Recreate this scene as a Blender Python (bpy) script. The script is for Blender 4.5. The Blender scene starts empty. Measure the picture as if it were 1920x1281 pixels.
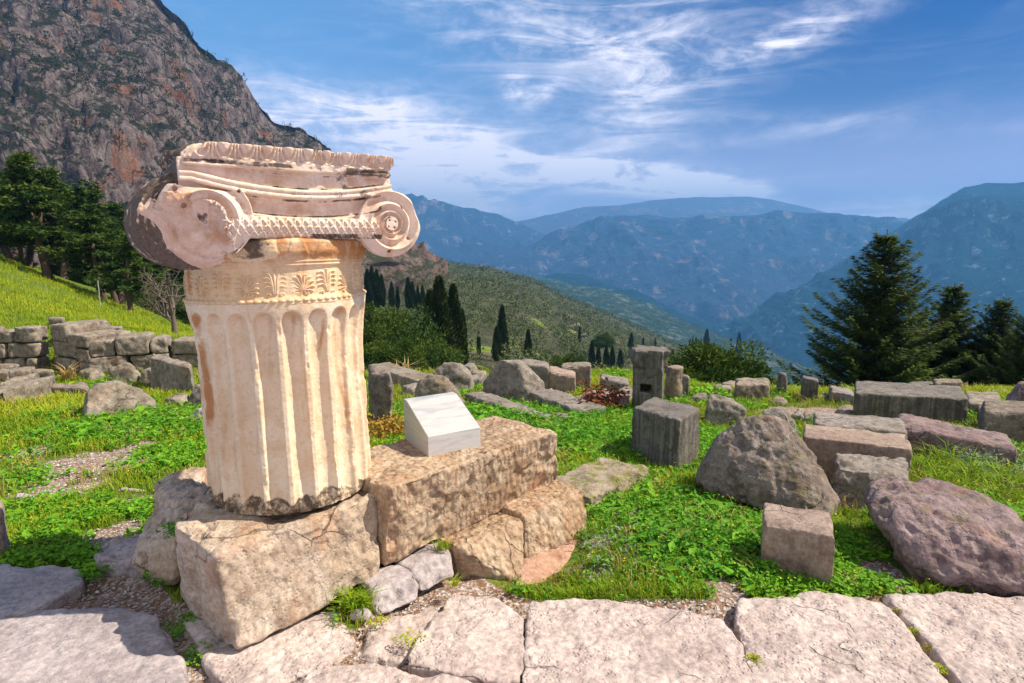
import bpy, bmesh, math, random
import numpy as np
from mathutils import Vector, Matrix
rng = np.random.default_rng(7)
R = math.radians
scene = bpy.context.scene
COL = scene.collection

# ------------------------------------------------------------------ camera
PITCH = R(8.75); CZ = 1.6; FPX = 1173.0
cam_d = bpy.data.cameras.new("camera"); cam = bpy.data.objects.new("camera", cam_d); COL.objects.link(cam)
cam.location = (0, 0, CZ); cam.rotation_euler = (R(90) - PITCH, 0, 0)
cam_d.sensor_width = 36; cam_d.lens = 36 * FPX / 1920; cam_d.clip_start = 0.05; cam_d.clip_end = 60000
scene.camera = cam

# ------------------------------------------------------------------ light
SUN_AZ, SUN_EL = 88.0, 50.0     # azimuth from +Y towards +X
world = bpy.data.worlds.new("World"); scene.world = world; world.use_nodes = True
sd = bpy.data.lights.new("sun", 'SUN'); sun = bpy.data.objects.new("sun", sd); COL.objects.link(sun)
sd.energy = 5.0; sd.angle = R(0.6); sd.color = (1.0, 0.885, 0.73)
dirv = Vector((math.sin(R(SUN_AZ)) * math.cos(R(SUN_EL)), math.cos(R(SUN_AZ)) * math.cos(R(SUN_EL)), math.sin(R(SUN_EL))))
sun.rotation_euler = dirv.to_track_quat('Z', 'Y').to_euler(); sun.location = dirv * 50
scene.view_settings.view_transform = 'Standard'; scene.view_settings.look = 'None'
scene.view_settings.exposure = 0.66; scene.view_settings.gamma = 1.0
scene.render.engine = 'CYCLES'
scene.cycles.max_bounces = 6; scene.cycles.transparent_max_bounces = 8
scene.cycles.volume_bounces = 0; scene.cycles.diffuse_bounces = 3; scene.cycles.glossy_bounces = 2
scene.cycles.use_denoising = True
scene.cycles.caustics_reflective = False; scene.cycles.caustics_refractive = False


# ------------------------------------------------------------------ node helpers
class NT:
    def __init__(s, tree): s.t = tree; s.n = tree.nodes; s.l = tree.links
    def new(s, kind, **kw):
        nd = s.n.new(kind)
        for k, v in kw.items(): setattr(nd, k, v)
        return nd
    def set(s, sock, v):
        if hasattr(v, 'is_output'): s.l.new(v, sock)
        else:
            if isinstance(v, (tuple, list)) and len(v) == 3 and sock.type == 'RGBA': v = (*v, 1)
            sock.default_value = v
    def math(s, op, a, b=0.0, c=None, clamp=False):
        nd = s.new('ShaderNodeMath', operation=op); nd.use_clamp = clamp
        s.set(nd.inputs[0], a); s.set(nd.inputs[1], b)
        if c is not None: s.set(nd.inputs[2], c)
        return nd.outputs[0]
    def vmath(s, op, a, b=(0, 0, 0)):
        nd = s.new('ShaderNodeVectorMath', operation=op); s.set(nd.inputs[0], a); s.set(nd.inputs[1], b)
        return nd.outputs['Value'] if op == 'DOT_PRODUCT' else nd.outputs[0]
    def noise(s, vec, scale, detail=4, rough=0.6, dist=0.0):
        nd = s.new('ShaderNodeTexNoise'); s.set(nd.inputs['Vector'], vec)
        nd.inputs['Scale'].default_value = scale; nd.inputs['Detail'].default_value = detail
        nd.inputs['Roughness'].default_value = rough; nd.inputs['Distortion'].default_value = dist
        return nd.outputs['Fac']
    def vor(s, vec, scale, feat='F1', rand=1.0, out='Distance'):
        nd = s.new('ShaderNodeTexVoronoi', feature=feat); s.set(nd.inputs['Vector'], vec)
        nd.inputs['Scale'].default_value = scale; nd.inputs['Randomness'].default_value = rand
        return nd.outputs[out]
    def ss(s, x, a, b, lo=0.0, hi=1.0):
        nd = s.new('ShaderNodeMapRange', interpolation_type='SMOOTHSTEP'); s.set(nd.inputs[0], x)
        nd.inputs[1].default_value = a; nd.inputs[2].default_value = b; nd.inputs[3].default_value = lo; nd.inputs[4].default_value = hi
        return nd.outputs[0]
    def mix(s, f, a, b, mode='MIX'):
        nd = s.new('ShaderNodeMix', data_type='RGBA', blend_type=mode)
        s.set(nd.inputs[0], f); s.set(nd.inputs[6], a); s.set(nd.inputs[7], b)
        return nd.outputs[2]
    def scale(s, vec, v):
        return s.vmath('MULTIPLY', vec, v)
    def bump(s, h, strength, dist, prev=None):
        nd = s.new('ShaderNodeBump'); nd.inputs['Strength'].default_value = strength; nd.inputs['Distance'].default_value = dist
        s.set(nd.inputs['Height'], h)
        if prev is not None: s.l.new(prev, nd.inputs['Normal'])
        return nd.outputs[0]


def new_mat(name):
    m = bpy.data.materials.new(name); m.use_nodes = True
    t = NT(m.node_tree); t.n.clear()
    out = t.new('ShaderNodeOutputMaterial'); p = t.new('ShaderNodeBsdfPrincipled')
    t.l.new(p.outputs[0], out.inputs[0]); t.out = out
    return m, t, p


def objvec(t, rand=True):
    tc = t.new('ShaderNodeTexCoord').outputs['Object']
    if rand:
        oi = t.new('ShaderNodeObjectInfo')
        return t.vmath('ADD', tc, _sc(t, oi.outputs['Random']))
    return tc


def _sc(t, rnd):
    c = t.new('ShaderNodeCombineXYZ')
    t.set(c.inputs[0], t.math('MULTIPLY', rnd, 37.0)); t.set(c.inputs[1], t.math('MULTIPLY', rnd, 91.0)); t.set(c.inputs[2], t.math('MULTIPLY', rnd, 53.0))
    return c.outputs[0]


def stone(name, c1, c2, c3, pit=0.5, lichen=0.25, lich_col=(.33, .33, .31), streak=0.0, streak_col=(.05, .045, .04), bump=1.0,
          orange=0.0, moss=0.0, sc=1.0, rough=0.9, dark=0.4, top_light=0.0, peck=0.0):
    m, t, p = new_mat(name)
    v = objvec(t)
    n1 = t.noise(v, 2.2 * sc, 6, .62, .3); n2 = t.noise(v, 9 * sc, 6, .7); n3 = t.noise(v, 45 * sc, 5, .7)
    col = t.mix(t.ss(n1, .38, .62), c1, c2)
    col = t.mix(t.math('MULTIPLY', t.ss(n2, .45, .62), .75), col, c3)
    # fine salt and pepper
    col = t.mix(t.ss(n3, .35, .65, 0, .55), col, t.mix(1.0, col, (.45, .43, .42), 'MULTIPLY'), 'MIX')
    # lichen
    ln = t.noise(t.vmath('ADD', v, (5, 3, 9)), 14 * sc, 7, .75, .4)
    if lichen > 0:
        col = t.mix(t.math('MULTIPLY', t.ss(ln, .56, .64), lichen), col, lich_col)
    dk = t.noise(t.vmath('ADD', v, (15, 31, 9)), 5 * sc, 8, .75, .6)
    if dark > 0:
        col = t.mix(t.math('MULTIPLY', t.ss(dk, .52, .68), dark), col, t.mix(1.0, col, (.25, .22, .2), 'MULTIPLY'))
    if streak > 0:
        sv = t.scale(v, (1, 1, .06)); sn = t.noise(sv, 16, 5, .7)
        geo = t.new('ShaderNodeNewGeometry'); sx = t.new('ShaderNodeSeparateXYZ'); t.l.new(geo.outputs['Normal'], sx.inputs[0])
        side = t.ss(t.math('ABSOLUTE', sx.outputs[2]), .4, .75, 1, 0)
        col = t.mix(t.math('MULTIPLY', t.math('MULTIPLY', t.ss(sn, .42, .6), side), streak), col, streak_col)
        pale = t.noise(t.vmath('ADD', sv, (3, 3, 0)), 40, 4, .7)
        col = t.mix(t.math('MULTIPLY', t.math('MULTIPLY', t.ss(pale, .55, .66), side), streak * .45), col, lich_col)
    if peck > 0:
        pc = t.ss(t.noise(t.scale(v, (1, 1, .45)), 30, 4, .7), .50, .66, 0, .6 * peck)
        col = t.mix(pc, col, t.mix(1.0, col, (.50, .42, .36), 'MULTIPLY'))
    if orange > 0:
        on = t.noise(t.vmath('ADD', t.scale(v, (1, 1, .5)), (7, 1, 2)), 3.5, 5, .65, .8)
        col = t.mix(t.math('MULTIPLY', t.ss(on, .52, .7), orange), col, (.42, .17, .06))
    if moss > 0:
        geo = t.new('ShaderNodeNewGeometry'); sx = t.new('ShaderNodeSeparateXYZ'); t.l.new(geo.outputs['Normal'], sx.inputs[0])
        mn = t.noise(v, 7, 7, .75)
        col = t.mix(t.math('MULTIPLY', t.math('MULTIPLY', t.ss(sx.outputs[2], .3, .8), t.ss(mn, .5, .58)), moss), col, (.16, .17, .03))
    cw = t.new('ShaderNodeVectorMath', operation='ADD'); t.l.new(v, cw.inputs[0])
    nz_ = t.new('ShaderNodeTexNoise'); t.l.new(v, nz_.inputs['Vector']); nz_.inputs['Scale'].default_value = 5; nz_.inputs['Detail'].default_value = 5
    t.l.new(t.vmath('MULTIPLY', nz_.outputs['Color'], (.16, .16, .16)), cw.inputs[1])
    ce = t.vor(cw.outputs[0], 2.6 * sc, 'DISTANCE_TO_EDGE')
    cm = t.math('MULTIPLY', t.ss(ce, .002, .012, 1, 0), t.ss(t.noise(t.vmath('ADD', v, (2, 7, 4)), 2.2, 3), .54, .64))
    col = t.mix(t.math('MULTIPLY', cm, .6), col, (.08, .055, .04))
    t.set(p.inputs['Base Color'], col); p.inputs['Roughness'].default_value = rough
    p.inputs['Specular IOR Level'].default_value = .25
    b = t.bump(n2, .5 * bump, .03)
    b = t.bump(n3, .55 * bump, .008, b)
    if pit > 0:
        pv = t.vmath('ADD', v, t.vmath('SCALE', v, (0, 0, 0)))
        vd = t.vor(t.vmath('ADD', v, (0, 0, 0)), 55 * sc)
        pits = t.math('MULTIPLY', t.ss(vd, .1, .45, 0, 1), 1.0)
        mask = t.ss(t.noise(v, 6, 3), .42, .6)
        h = t.math('MULTIPLY', t.math('SUBTRACT', pits, 1.0), mask)
        b = t.bump(h, .6 * pit, .012, b)
    if peck > 0:
        pk = t.vor(t.scale(v, (1, 1, .5)), 34, 'SMOOTH_F1'); b = t.bump(pk, .8 * peck, .04, b)
    b = t.bump(t.math('MULTIPLY', cm, -1.0), .8, .02, b)
    fine = t.noise(v, 160, 4, .8); b = t.bump(fine, .35 * bump, .003, b)
    t.l.new(b, p.inputs['Normal'])
    return m


M = {}
M['paving'] = stone('pale_pink_limestone', (.57, .465, .425), (.67, .57, .52), (.44, .36, .335), pit=.9, lichen=.5, lich_col=(.70, .62, .55), dark=.3, peck=.35)
M['paving_grey'] = stone('worn_grey_paving', (.42, .365, .365), (.52, .46, .46), (.33, .29, .30), pit=.35, lichen=.5, lich_col=(.56, .52, .5), dark=.35)
M['tan'] = stone('warm_tan_limestone', (.47, .33, .21), (.58, .45, .32), (.33, .215, .135), pit=.7, lichen=.45, lich_col=(.60, .51, .42), orange=.4, dark=.65, peck=.7)
M['tan_pale'] = stone('pale_tan_limestone', (.52, .41, .30), (.62, .52, .42), (.36, .27, .20), pit=.6, lichen=.5, lich_col=(.62, .56, .5), orange=.35, dark=.55, peck=.35)
M['mortar'] = stone('pink_mortar', (.50, .29, .19), (.56, .35, .25), (.42, .24, .16), pit=.2, lichen=.1, dark=.25)
M['grey'] = stone('grey_weathered_limestone', (.27, .235, .20), (.35, .31, .27), (.15, .125, .105), pit=.6, lichen=.5, lich_col=(.42, .41, .38), streak=.2, dark=.5)
M['grey_dark'] = stone('dark_grey_streaked_limestone', (.19, .17, .15), (.24, .22, .19), (.12, .105, .09), pit=.5, lichen=.35, lich_col=(.38, .36, .32), streak=.65, dark=.4)
M['purple'] = stone('purple_brown_limestone', (.235, .165, .165), (.32, .24, .24), (.14, .095, .095), pit=.9, lichen=.45, lich_col=(.42, .36, .36), orange=.28, dark=.5, moss=.2)
M['boulder'] = stone('grey_brown_boulder', (.21, .17, .145), (.29, .245, .215), (.12, .09, .075), pit=.9, lichen=.6, lich_col=(.42, .40, .38), orange=.12, dark=.6, moss=.3)
M['mossy'] = stone('mossy_limestone', (.34, .28, .19), (.40, .34, .25), (.20, .16, .10), pit=.6, lichen=.4, dark=.6, moss=.9, orange=.2)
M['cube_pink'] = stone('pinkish_brown_limestone', (.36, .27, .215), (.44, .34, .28), (.24, .175, .14), pit=.4, lichen=.25, lich_col=(.5, .43, .38), orange=.12, dark=.5, streak=.15)
M['wall'] = stone('old_wall_limestone', (.28, .235, .18), (.38, .335, .28), (.15, .12, .09), pit=.5, lichen=.5, lich_col=(.48, .46, .42), orange=.2, dark=.6, moss=.15)
M['stub'] = stone('orange_lichen_limestone', (.30, .22, .15), (.36, .29, .22), (.14, .11, .09), pit=.6, lichen=.3, orange=.6, dark=.6)


def mat_simple(name, col, rough=.8, bump=None, var=None, trans=0.0):
    m, t, p = new_mat(name)
    c = col
    if var is not None:
        at = t.new('ShaderNodeAttribute'); at.attribute_name = 'tint'
        c = t.mix(at.outputs['Fac'], col, var)
    t.set(p.inputs['Base Color'], c); p.inputs['Roughness'].default_value = rough
    p.inputs['Specular IOR Level'].default_value = .2
    if trans > 0:
        tr = t.new('ShaderNodeBsdfTranslucent'); t.set(tr.inputs['Color'], c)
        mx = t.new('ShaderNodeMixShader'); mx.inputs[0].default_value = trans
        t.l.new(p.outputs[0], mx.inputs[1]); t.l.new(tr.outputs[0], mx.inputs[2]); t.l.new(mx.outputs[0], t.out.inputs[0])
    return m


M['grass'] = mat_simple('fresh_grass', (.14, .29, .012), .75, var=(.46, .50, .03), trans=.35)
M['clover'] = mat_simple('clover_leaf', (.05, .24, .012), .6, var=(.21, .44, .02), trans=.3)
M['silver'] = mat_simple('silvery_fern', (.20, .30, .17), .8, var=(.36, .45, .30), trans=.2)
M['dry'] = mat_simple('dry_grass', (.42, .27, .09), .9, var=(.55, .42, .2), trans=.2)
M['orange_leaf'] = mat_simple('orange_leaf', (.42, .14, .02), .8, var=(.36, .30, .05), trans=.2)
M['red_leaf'] = mat_simple('dark_red_leaf', (.14, .03, .02), .8, var=(.24, .08, .03), trans=.1)
M['pine'] = mat_simple('pine_needles', (.020, .058, .009), .85, var=(.115, .165, .018), trans=.2)
M['fir'] = mat_simple('fir_needles', (.012, .036, .009), .85, var=(.115, .17, .022), trans=.2)
M['cypress'] = mat_simple('cypress_leaf', (.014, .032, .007), .9, var=(.058, .088, .016))
M['olive'] = mat_simple('olive_leaf', (.055, .085, .028), .9, var=(.16, .19, .07))
M['bark'] = mat_simple('pine_bark', (.10, .065, .045), .95, var=(.17, .12, .085))
M['twig'] = mat_simple('grey_twigs', (.13, .10, .085), .95, var=(.2, .16, .14))
M['flower'] = mat_simple('yellow_flower', (.8, .6, .03), .7)
M['pebble'] = mat_simple('pale_gravel', (.30, .26, .24), .85, var=(.66, .62, .60))
M['shrub'] = mat_simple('cliff_shrub_leaf', (.022, .034, .012), .95, var=(.055, .068, .024))

# ------------------------------------------------------------------ numpy geometry tools
def _h(ix, iy, iz, seed):
    h = (ix.astype(np.uint32) * np.uint32(374761393) + iy.astype(np.uint32) * np.uint32(668265263) + iz.astype(np.uint32) * np.uint32(2147483647) + np.uint32(seed * 144665 + 77))
    h = (h ^ (h >> np.uint32(13))) * np.uint32(1274126177); h = h ^ (h >> np.uint32(16)); h = h * np.uint32(2246822519); h = h ^ (h >> np.uint32(15))
    return (h & np.uint32(0xffffff)).astype(np.float32) / np.float32(0x7fffff) - 1.0


def vnoise(P, seed=0):
    P = np.asarray(P, np.float32); i = np.floor(P).astype(np.int64); f = P - i; f = f * f * f * (f * (f * 6 - 15) + 10)
    x, y, z = i[:, 0], i[:, 1], i[:, 2]; r = 0
    for a in (0, 1):
        wx = f[:, 0] if a else 1 - f[:, 0]
        for b in (0, 1):
            wy = f[:, 1] if b else 1 - f[:, 1]
            for c in (0, 1):
                wz = f[:, 2] if c else 1 - f[:, 2]
                r = r + wx * wy * wz * _h(x + a, y + b, z + c, seed)
    return r


def fbm(P, octv=4, seed=0, gain=.5, ridged=False):
    a = 1.0; s = 0; tot = 0; P = np.asarray(P, np.float32)
    for o in range(octv):
        n = vnoise(P + o * 17.3, seed + o)
        if ridged: n = 1 - 2 * np.abs(n)
        s = s + a * n; tot += a; a *= gain; P = P * 2.03
    return s / tot


def make_mesh(name, V, Qd, smooth=True, tint=None, tri=False):
    V = np.ascontiguousarray(V, np.float32); Qd = np.ascontiguousarray(Qd, np.int32)
    me = bpy.data.meshes.new(name); k = Qd.shape[1]
    me.vertices.add(len(V)); me.vertices.foreach_set('co', V.ravel())
    me.loops.add(Qd.size); me.loops.foreach_set('vertex_index', Qd.ravel())
    me.polygons.add(len(Qd)); me.polygons.foreach_set('loop_start', np.arange(0, Qd.size, k, dtype=np.int32))
    try: me.polygons.foreach_set('loop_total', np.full(len(Qd), k, np.int32))
    except Exception: pass
    me.polygons.foreach_set('use_smooth', np.full(len(Qd), smooth, bool))
    if tint is not None:
        at = me.attributes.new('tint', 'FLOAT', 'POINT'); at.data.foreach_set('value', np.ascontiguousarray(tint, np.float32))
    me.update(calc_edges=True); me.validate(verbose=False)
    return me


def link(name, me, mat, parent=None, loc=None):
    o = bpy.data.objects.new(name, me); COL.objects.link(o)
    if me is not None and mat is not None and not me.materials: me.materials.append(mat)
    if parent is not None: o.parent = parent
    if loc is not None: o.location = loc
    return o


def tag(o, label=None, cat=None, group=None, kind=None):
    if label: o['label'] = label
    if cat: o['category'] = cat
    if group: o['group'] = group
    if kind: o['kind'] = kind
    return o


def surfnets(F, o, h):
    s = F < 0
    c = np.zeros(tuple(n - 1 for n in F.shape), np.int8)
    offs = [(a, b, d) for a in (0, 1) for b in (0, 1) for d in (0, 1)]
    nx, ny, nz = c.shape
    for a, b, d in offs: c += s[a:a + nx, b:b + ny, d:d + nz]
    mixed = (c > 0) & (c < 8); I, J, K = np.nonzero(mixed)
    idg = np.full(c.shape, -1, np.int32); idg[I, J, K] = np.arange(len(I))
    acc = np.zeros((len(I), 3), np.float32); cnt = np.zeros(len(I), np.float32)
    for a in offs:
        for ax in range(3):
            if a[ax]: continue
            b = list(a); b[ax] = 1
            fa = F[I + a[0], J + a[1], K + a[2]]; fb = F[I + b[0], J + b[1], K + b[2]]
            m = (fa < 0) != (fb < 0)
            tt = np.where(m, fa / np.where(m, fa - fb, 1), 0)
            for q in range(3):
                acc[:, q] += np.where(m, a[q] + (tt if q == ax else 0), 0)
            cnt += m
    V = np.array(o, np.float32) + h * (np.stack([I, J, K], 1) + acc / cnt[:, None])
    quads = []
    for ax in range(3):
        sl0 = [slice(1, n) for n in (nx, ny, nz)]; sl1 = list(sl0)
        sl0[ax] = slice(0, F.shape[ax] - 1); sl1[ax] = slice(1, F.shape[ax])
        s0 = s[tuple(sl0)]; s1 = s[tuple(sl1)]
        for flip, mm in ((False, s0 & ~s1), (True, ~s0 & s1)):
            i, j, k = np.nonzero(mm)
            base = [i + (0 if ax == 0 else 1), j + (0 if ax == 1 else 1), k + (0 if ax == 2 else 1)]
            u, v = [(1, 2), (2, 0), (0, 1)][ax]
            def cell(du, dv):
                q = [x.copy() for x in base]; q[u] -= du; q[v] -= dv
                return idg[q[0], q[1], q[2]]
            qd = np.stack([cell(1, 1), cell(0, 1), cell(0, 0), cell(1, 0)], 1)
            if flip: qd = qd[:, ::-1]
            quads.append(qd)
    return V, np.concatenate(quads)


def vnormals(V, Qd):
    a, b, c, d = (V[Qd[:, i]] for i in range(4))
    n = np.cross(c - a, d - b); N = np.zeros_like(V)
    for i in range(4): np.add.at(N, Qd[:, i], n)
    return N / (np.linalg.norm(N, axis=1, keepdims=True) + 1e-12)


def hull_planes(pts):
    bm = bmesh.new()
    for q in pts: bm.verts.new(q)
    bmesh.ops.convex_hull(bm, input=bm.verts[:])
    bm.faces.ensure_lookup_table(); bm.normal_update()
    c = np.mean(np.array(pts), 0); pl = []
    for f in bm.faces:
        n = np.array(f.normal); d = float(n @ np.array(f.verts[0].co))
        if n @ c > d: n = -n; d = -d
        if not any(n @ m_ > .9995 and abs(d - e_) < 1e-4 for m_, e_ in pl): pl.append((n, d))
    bm.free()
    return pl


# ------------------------------------------------------------------ pixel rays of the photograph -> points on the real ground
def ray(u, v):
    a = (u - 960) / FPX; b = (640.5 - v) / FPX
    return np.array((a, math.cos(PITCH) + b * math.sin(PITCH), -math.sin(PITCH) + b * math.cos(PITCH)))


def at_z(u, v, z):
    r = ray(u, v); return r * ((z - CZ) / r[2]) + np.array((0, 0, CZ))


def at_y(u, v, y):
    r = ray(u, v); return r * (y / r[1]) + np.array((0, 0, CZ))


def sstep(x, a, b):
    t = np.clip((x - a) / (b - a), 0, 1); return t * t * (3 - 2 * t)


def G(x, y):
    """height of the ground"""
    x = np.asarray(x, float); y = np.asarray(y, float)
    z = -.1 * np.maximum(y - 2.6, 0)
    az = x / np.maximum(y, .1)
    w = sstep(-az, .36, .50)
    crest = 1.0 + (-az - .818) * 15.4
    crest = np.clip(crest, -6, 5)
    s_ = np.clip((y - 14) / 21, 0, 1)
    left = np.where(y > 14, -.5 * (1 - s_) + crest * s_, -.84 + sstep(y, 11.5, 14) * .34) - .03 * np.maximum(y - 35, 0)
    ye = 12.6 - 2.9 * sstep(az, .16, .38)
    right = z - .14 * np.maximum(y - ye, 0)
    far = np.where(y > 9.6, w * left + (1 - w) * right, z)
    far = far - .10 * np.exp(-((x - .16) ** 2 + (y - 2.98) ** 2) / .10)
    return far + .02 * np.sin(x * 1.7 + 1) * np.sin(y * 1.3) * sstep(y, 3, 5)


def on_ground(u, v, y0=None):
    r = ray(u, v); t = 1.0
    if y0: return at_y(u, v, y0)
    for t in np.geomspace(1.5, 60, 3000):
        q = r * t + np.array((0, 0, CZ))
        if q[2] <= float(G(q[0], q[1])): break
    ye = 12.6 - 2.9 * float(sstep(r[0] / r[1], .16, .38)) + .3
    if r[0] / r[1] > -.36 and q[1] > ye: return at_y(u, v, ye)
    return q


# ------------------------------------------------------------------ rocks
def smax_planes(X, Y, Z, planes, k):
    vals = [n[0] * X + n[1] * Y + n[2] * Z - d for n, d in planes]
    m = vals[0]
    for v_ in vals[1:]: m = np.maximum(m, v_)
    s = 0
    for v_ in vals: s = s + np.exp((v_ - m) * k)
    return m + np.log(s) / k


def rock(name, label, cat, pts, mat, rnd=.03, amp=.01, h=None, seed=0, chip=.02, fine=.003, group=None, holes=(), parent=None, lowf=1.0, extra=None, grain=1.0):
    """one stone from the convex hull of world points, with rounded worn edges, chips and an uneven skin"""
    pts = np.array(pts, float); base = np.array((pts[:, 0].mean(), pts[:, 1].mean(), pts[:, 2].min()))
    P = pts - base; dist = max(2.0, base[1])
    if h is None: h = max(.0065, dist * .0021)
    size = P.max(0) - P.min(0)
    while np.prod(size / h + 6) > 2.6e6: h *= 1.1
    planes = hull_planes([tuple(q) for q in P])
    lo = P.min(0) - 3 * h - amp; hi = P.max(0) + 3 * h + amp
    ax = [np.arange(lo[i], hi[i] + h, h, dtype=np.float32) for i in range(3)]
    X, Y, Z = np.meshgrid(*ax, indexing='ij')
    F = smax_planes(X, Y, Z, planes, 3.0 / rnd) if rnd > 0 else smax_planes(X, Y, Z, planes, 400)
    for (hx, hy, hz, sx, sy, sz) in holes:
        q = np.array((hx, hy, hz)) - base
        bx = np.maximum(np.maximum(np.abs(X - q[0]) - sx, np.abs(Y - q[1]) - sy), np.abs(Z - q[2]) - sz)
        F = np.maximum(F, -bx)
    if extra is not None: F = extra(F, X, Y, Z, base)
    V, Qd = surfnets(F, lo, h)
    N = vnormals(V, Qd)
    dv = np.stack([V @ n - d for n, d in planes], 1); dv.sort(axis=1)
    e = np.exp(-np.maximum(dv[:, -1] - dv[:, -2], 0) / (rnd * 1.2 + .01))
    sc = 1.0 / max(.25, float(size.max()) * .5)
    off = seed * 7.31
    disp = amp * fbm(V * 2.2 * sc * lowf + off, 4, seed) + fine * fbm(V * 22 * grain + off, 3, seed + 5)
    disp -= chip * e * np.clip(fbm(V * 7 + off, 3, seed + 9) * 2.2 + .1, 0, 1.2)
    V = V + N * disp[:, None].astype(np.float32)
    me = make_mesh(name, V, Qd)
    o = link(name, me, mat, parent, None if parent is not None else tuple(base))
    if parent is None: tag(o, label, cat, group, 'thing')
    return o


def box_pts(A, B, h, depth, yaw=0.0, perp=False, hR=None, taper=0.0, hb=0.0, z0=None, sink=.05):
    """eight corners: front bottom edge A-B, height h, extending away from the camera by depth"""
    A = np.array(A, float); B = np.array(B, float); d = B - A; d[2] = 0; L = np.linalg.norm(d); d /= L
    cc = (A + B) / 2; rd = cc[:2] / np.linalg.norm(cc[:2]); n = np.array((.85 * rd[0], .15 + .85 * rd[1], 0)); n /= np.linalg.norm(n)
    if perp: n = np.array((-d[1], d[0], 0))
    c, s = math.cos(yaw), math.sin(yaw); n = np.array((n[0] * c - n[1] * s, n[0] * s + n[1] * c, 0))
    hR = h if hR is None else hR
    z = min(A[2], B[2]) if z0 is None else z0
    pts = []
    for P_, hh in ((A, h), (B, hR)):
        for k in (0, 1):
            q = P_ + n * depth * k; ctr = (A + B) / 2 + n * depth / 2
            b = q.copy(); b[2] = z - sink; pts.append(b)
            tq = q + (ctr - q) * taper; tq[2] = z + hh + hb * k; pts.append(tq)
    return pts


def hgt(A, vtop):
    """height above A of the point that projects to row vtop over A"""
    y = A[1]; z = A[2]
    for _ in range(30):
        u = 960 + FPX * A[0] / (y * math.cos(PITCH) - (z - CZ) * math.sin(PITCH))
        z = at_y(u, vtop, y)[2]
    return z - A[2]


def gblock(name, label, uL, vL, uR, vR, vt, depth, mat, yaw=0., vtR=None, taper=0., cat='stone block', rnd=.03, amp=.012, seed=0, chip=.025, hb=0., y0=None, group=None, fine=.004, perp=False, **kw):
    A = on_ground(uL, vL, y0); B = on_ground(uR, vR, y0)
    kk = 1.0 if A[1] < 4 else 1.10
    hA = hgt(A, vt) * kk; hB = None if vtR is None else hgt(B, vtR) * kk
    pts = box_pts(A, B, hA, depth, R(yaw), perp, hB, taper, hb)
    return rock(name, label, cat, pts, M[mat], rnd, amp, seed=seed, chip=chip, fine=fine, group=group, **kw)


def hull_rock(name, label, uL, vL, uR, vR, vt, depth, mat, shape, cat='boulder', rnd=.08, amp=.03, seed=0, chip=.02, fine=.008, **kw):
    """irregular rock: shape = points in a unit box (along the front, into depth, up)"""
    A = on_ground(uL, vL); B = on_ground(uR, vR); d = B - A; L = np.linalg.norm(d[:2]); d = np.array((d[0], d[1], 0)) / L
    n = np.array((-d[1], d[0], 0)); H = hgt((A + B) / 2 + n * depth * .4, vt) * (1.0 if A[1] < 4 else 1.08)
    z0 = min(A[2], B[2])
    pts = [A + d * L * a + n * depth * b + np.array((0, 0, z0 - A[2] + H * c)) for a, b, c in shape]
    return rock(name, label, cat, pts, M[mat], rnd, amp, seed=seed, chip=chip, fine=fine, **kw)



# ------------------------------------------------------------------ sky with clouds
def px_angles(u, v):
    r = ray(u, v); r = r / np.linalg.norm(r)
    return math.degrees(math.atan2(r[0], r[1])), math.degrees(math.asin(r[2]))


wt = NT(world.node_tree); wt.n.clear()
wo = wt.new('ShaderNodeOutputWorld'); bg = wt.new('ShaderNodeBackground'); wt.l.new(bg.outputs[0], wo.inputs[0])
sky = wt.new('ShaderNodeTexSky', sky_type='NISHITA'); sky.sun_disc = False
sky.sun_elevation = R(SUN_EL); sky.sun_rotation = R(SUN_AZ); sky.air_density = 1.3; sky.dust_density = .6; sky.ozone_density = 3.5; sky.altitude = 500
wd = wt.new('ShaderNodeTexCoord').outputs['Generated']
sx = wt.new('ShaderNodeSeparateXYZ'); wt.l.new(wd, sx.inputs[0])
AZ = wt.math('MULTIPLY', wt.math('ARCTAN2', sx.outputs[0], sx.outputs[1]), 57.2958)
EL = wt.math('MULTIPLY', wt.math('ARCSINE', sx.outputs[2]), 57.2958)
SKY_STR = .085
skc = wt.mix(1.0, sky.outputs[0], (.01, .14, .42), 'MULTIPLY')
# (px u, px v, half width, half height in degrees, tilt degrees, strength)
PATCH = [(1110, 70, 10.5, 3.6, -4, .60), (1200, 160, 3.8, 6, -25, .48), (900, 20, 9, 2.5, -12, .25), (1170, 235, 5, 2, 0, .4),
         (770, 235, 11, 2.2, -9, 1.05), (840, 300, 7, 2.2, -22, .7), (800, 345, 6, 3.0, -10, 2.6), (850, 372, 4, 1.3, 0, 2.4), (870, 285, 16, .35, -8, .8), (1090, 305, 9, .3, -7, .9),
         (1150, 328, 5.5, 1.2, -4, 2.4), (1060, 325, 4, .9, 6, 1.4), (1230, 347, 4, .9, 0, 2.4), (1335, 352, 3.6, 1.0, -6, 4.0), (1400, 366, 2.2, .6, -8, 3.6), (1300, 341, 1.5, .7, 0, 3.0), (1700, 402, 5, 1.0, 0, 2.2),
         (962, 165, 1.1, 1.0, 35, 1.1), (1012, 178, 1.9, .8, 18, 1.0), (1490, 62, 7, 1.5, 17, .7), (1430, 95, 4, .8, 10, .5),
         (1500, 225, 9, .7, -3, .30), (1450, 255, 8, .5, 4, .25), (1700, 250, 8, .6, -3, .16), (560, 235, 10, 2.5, -5, .7)]
tot = None
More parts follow.
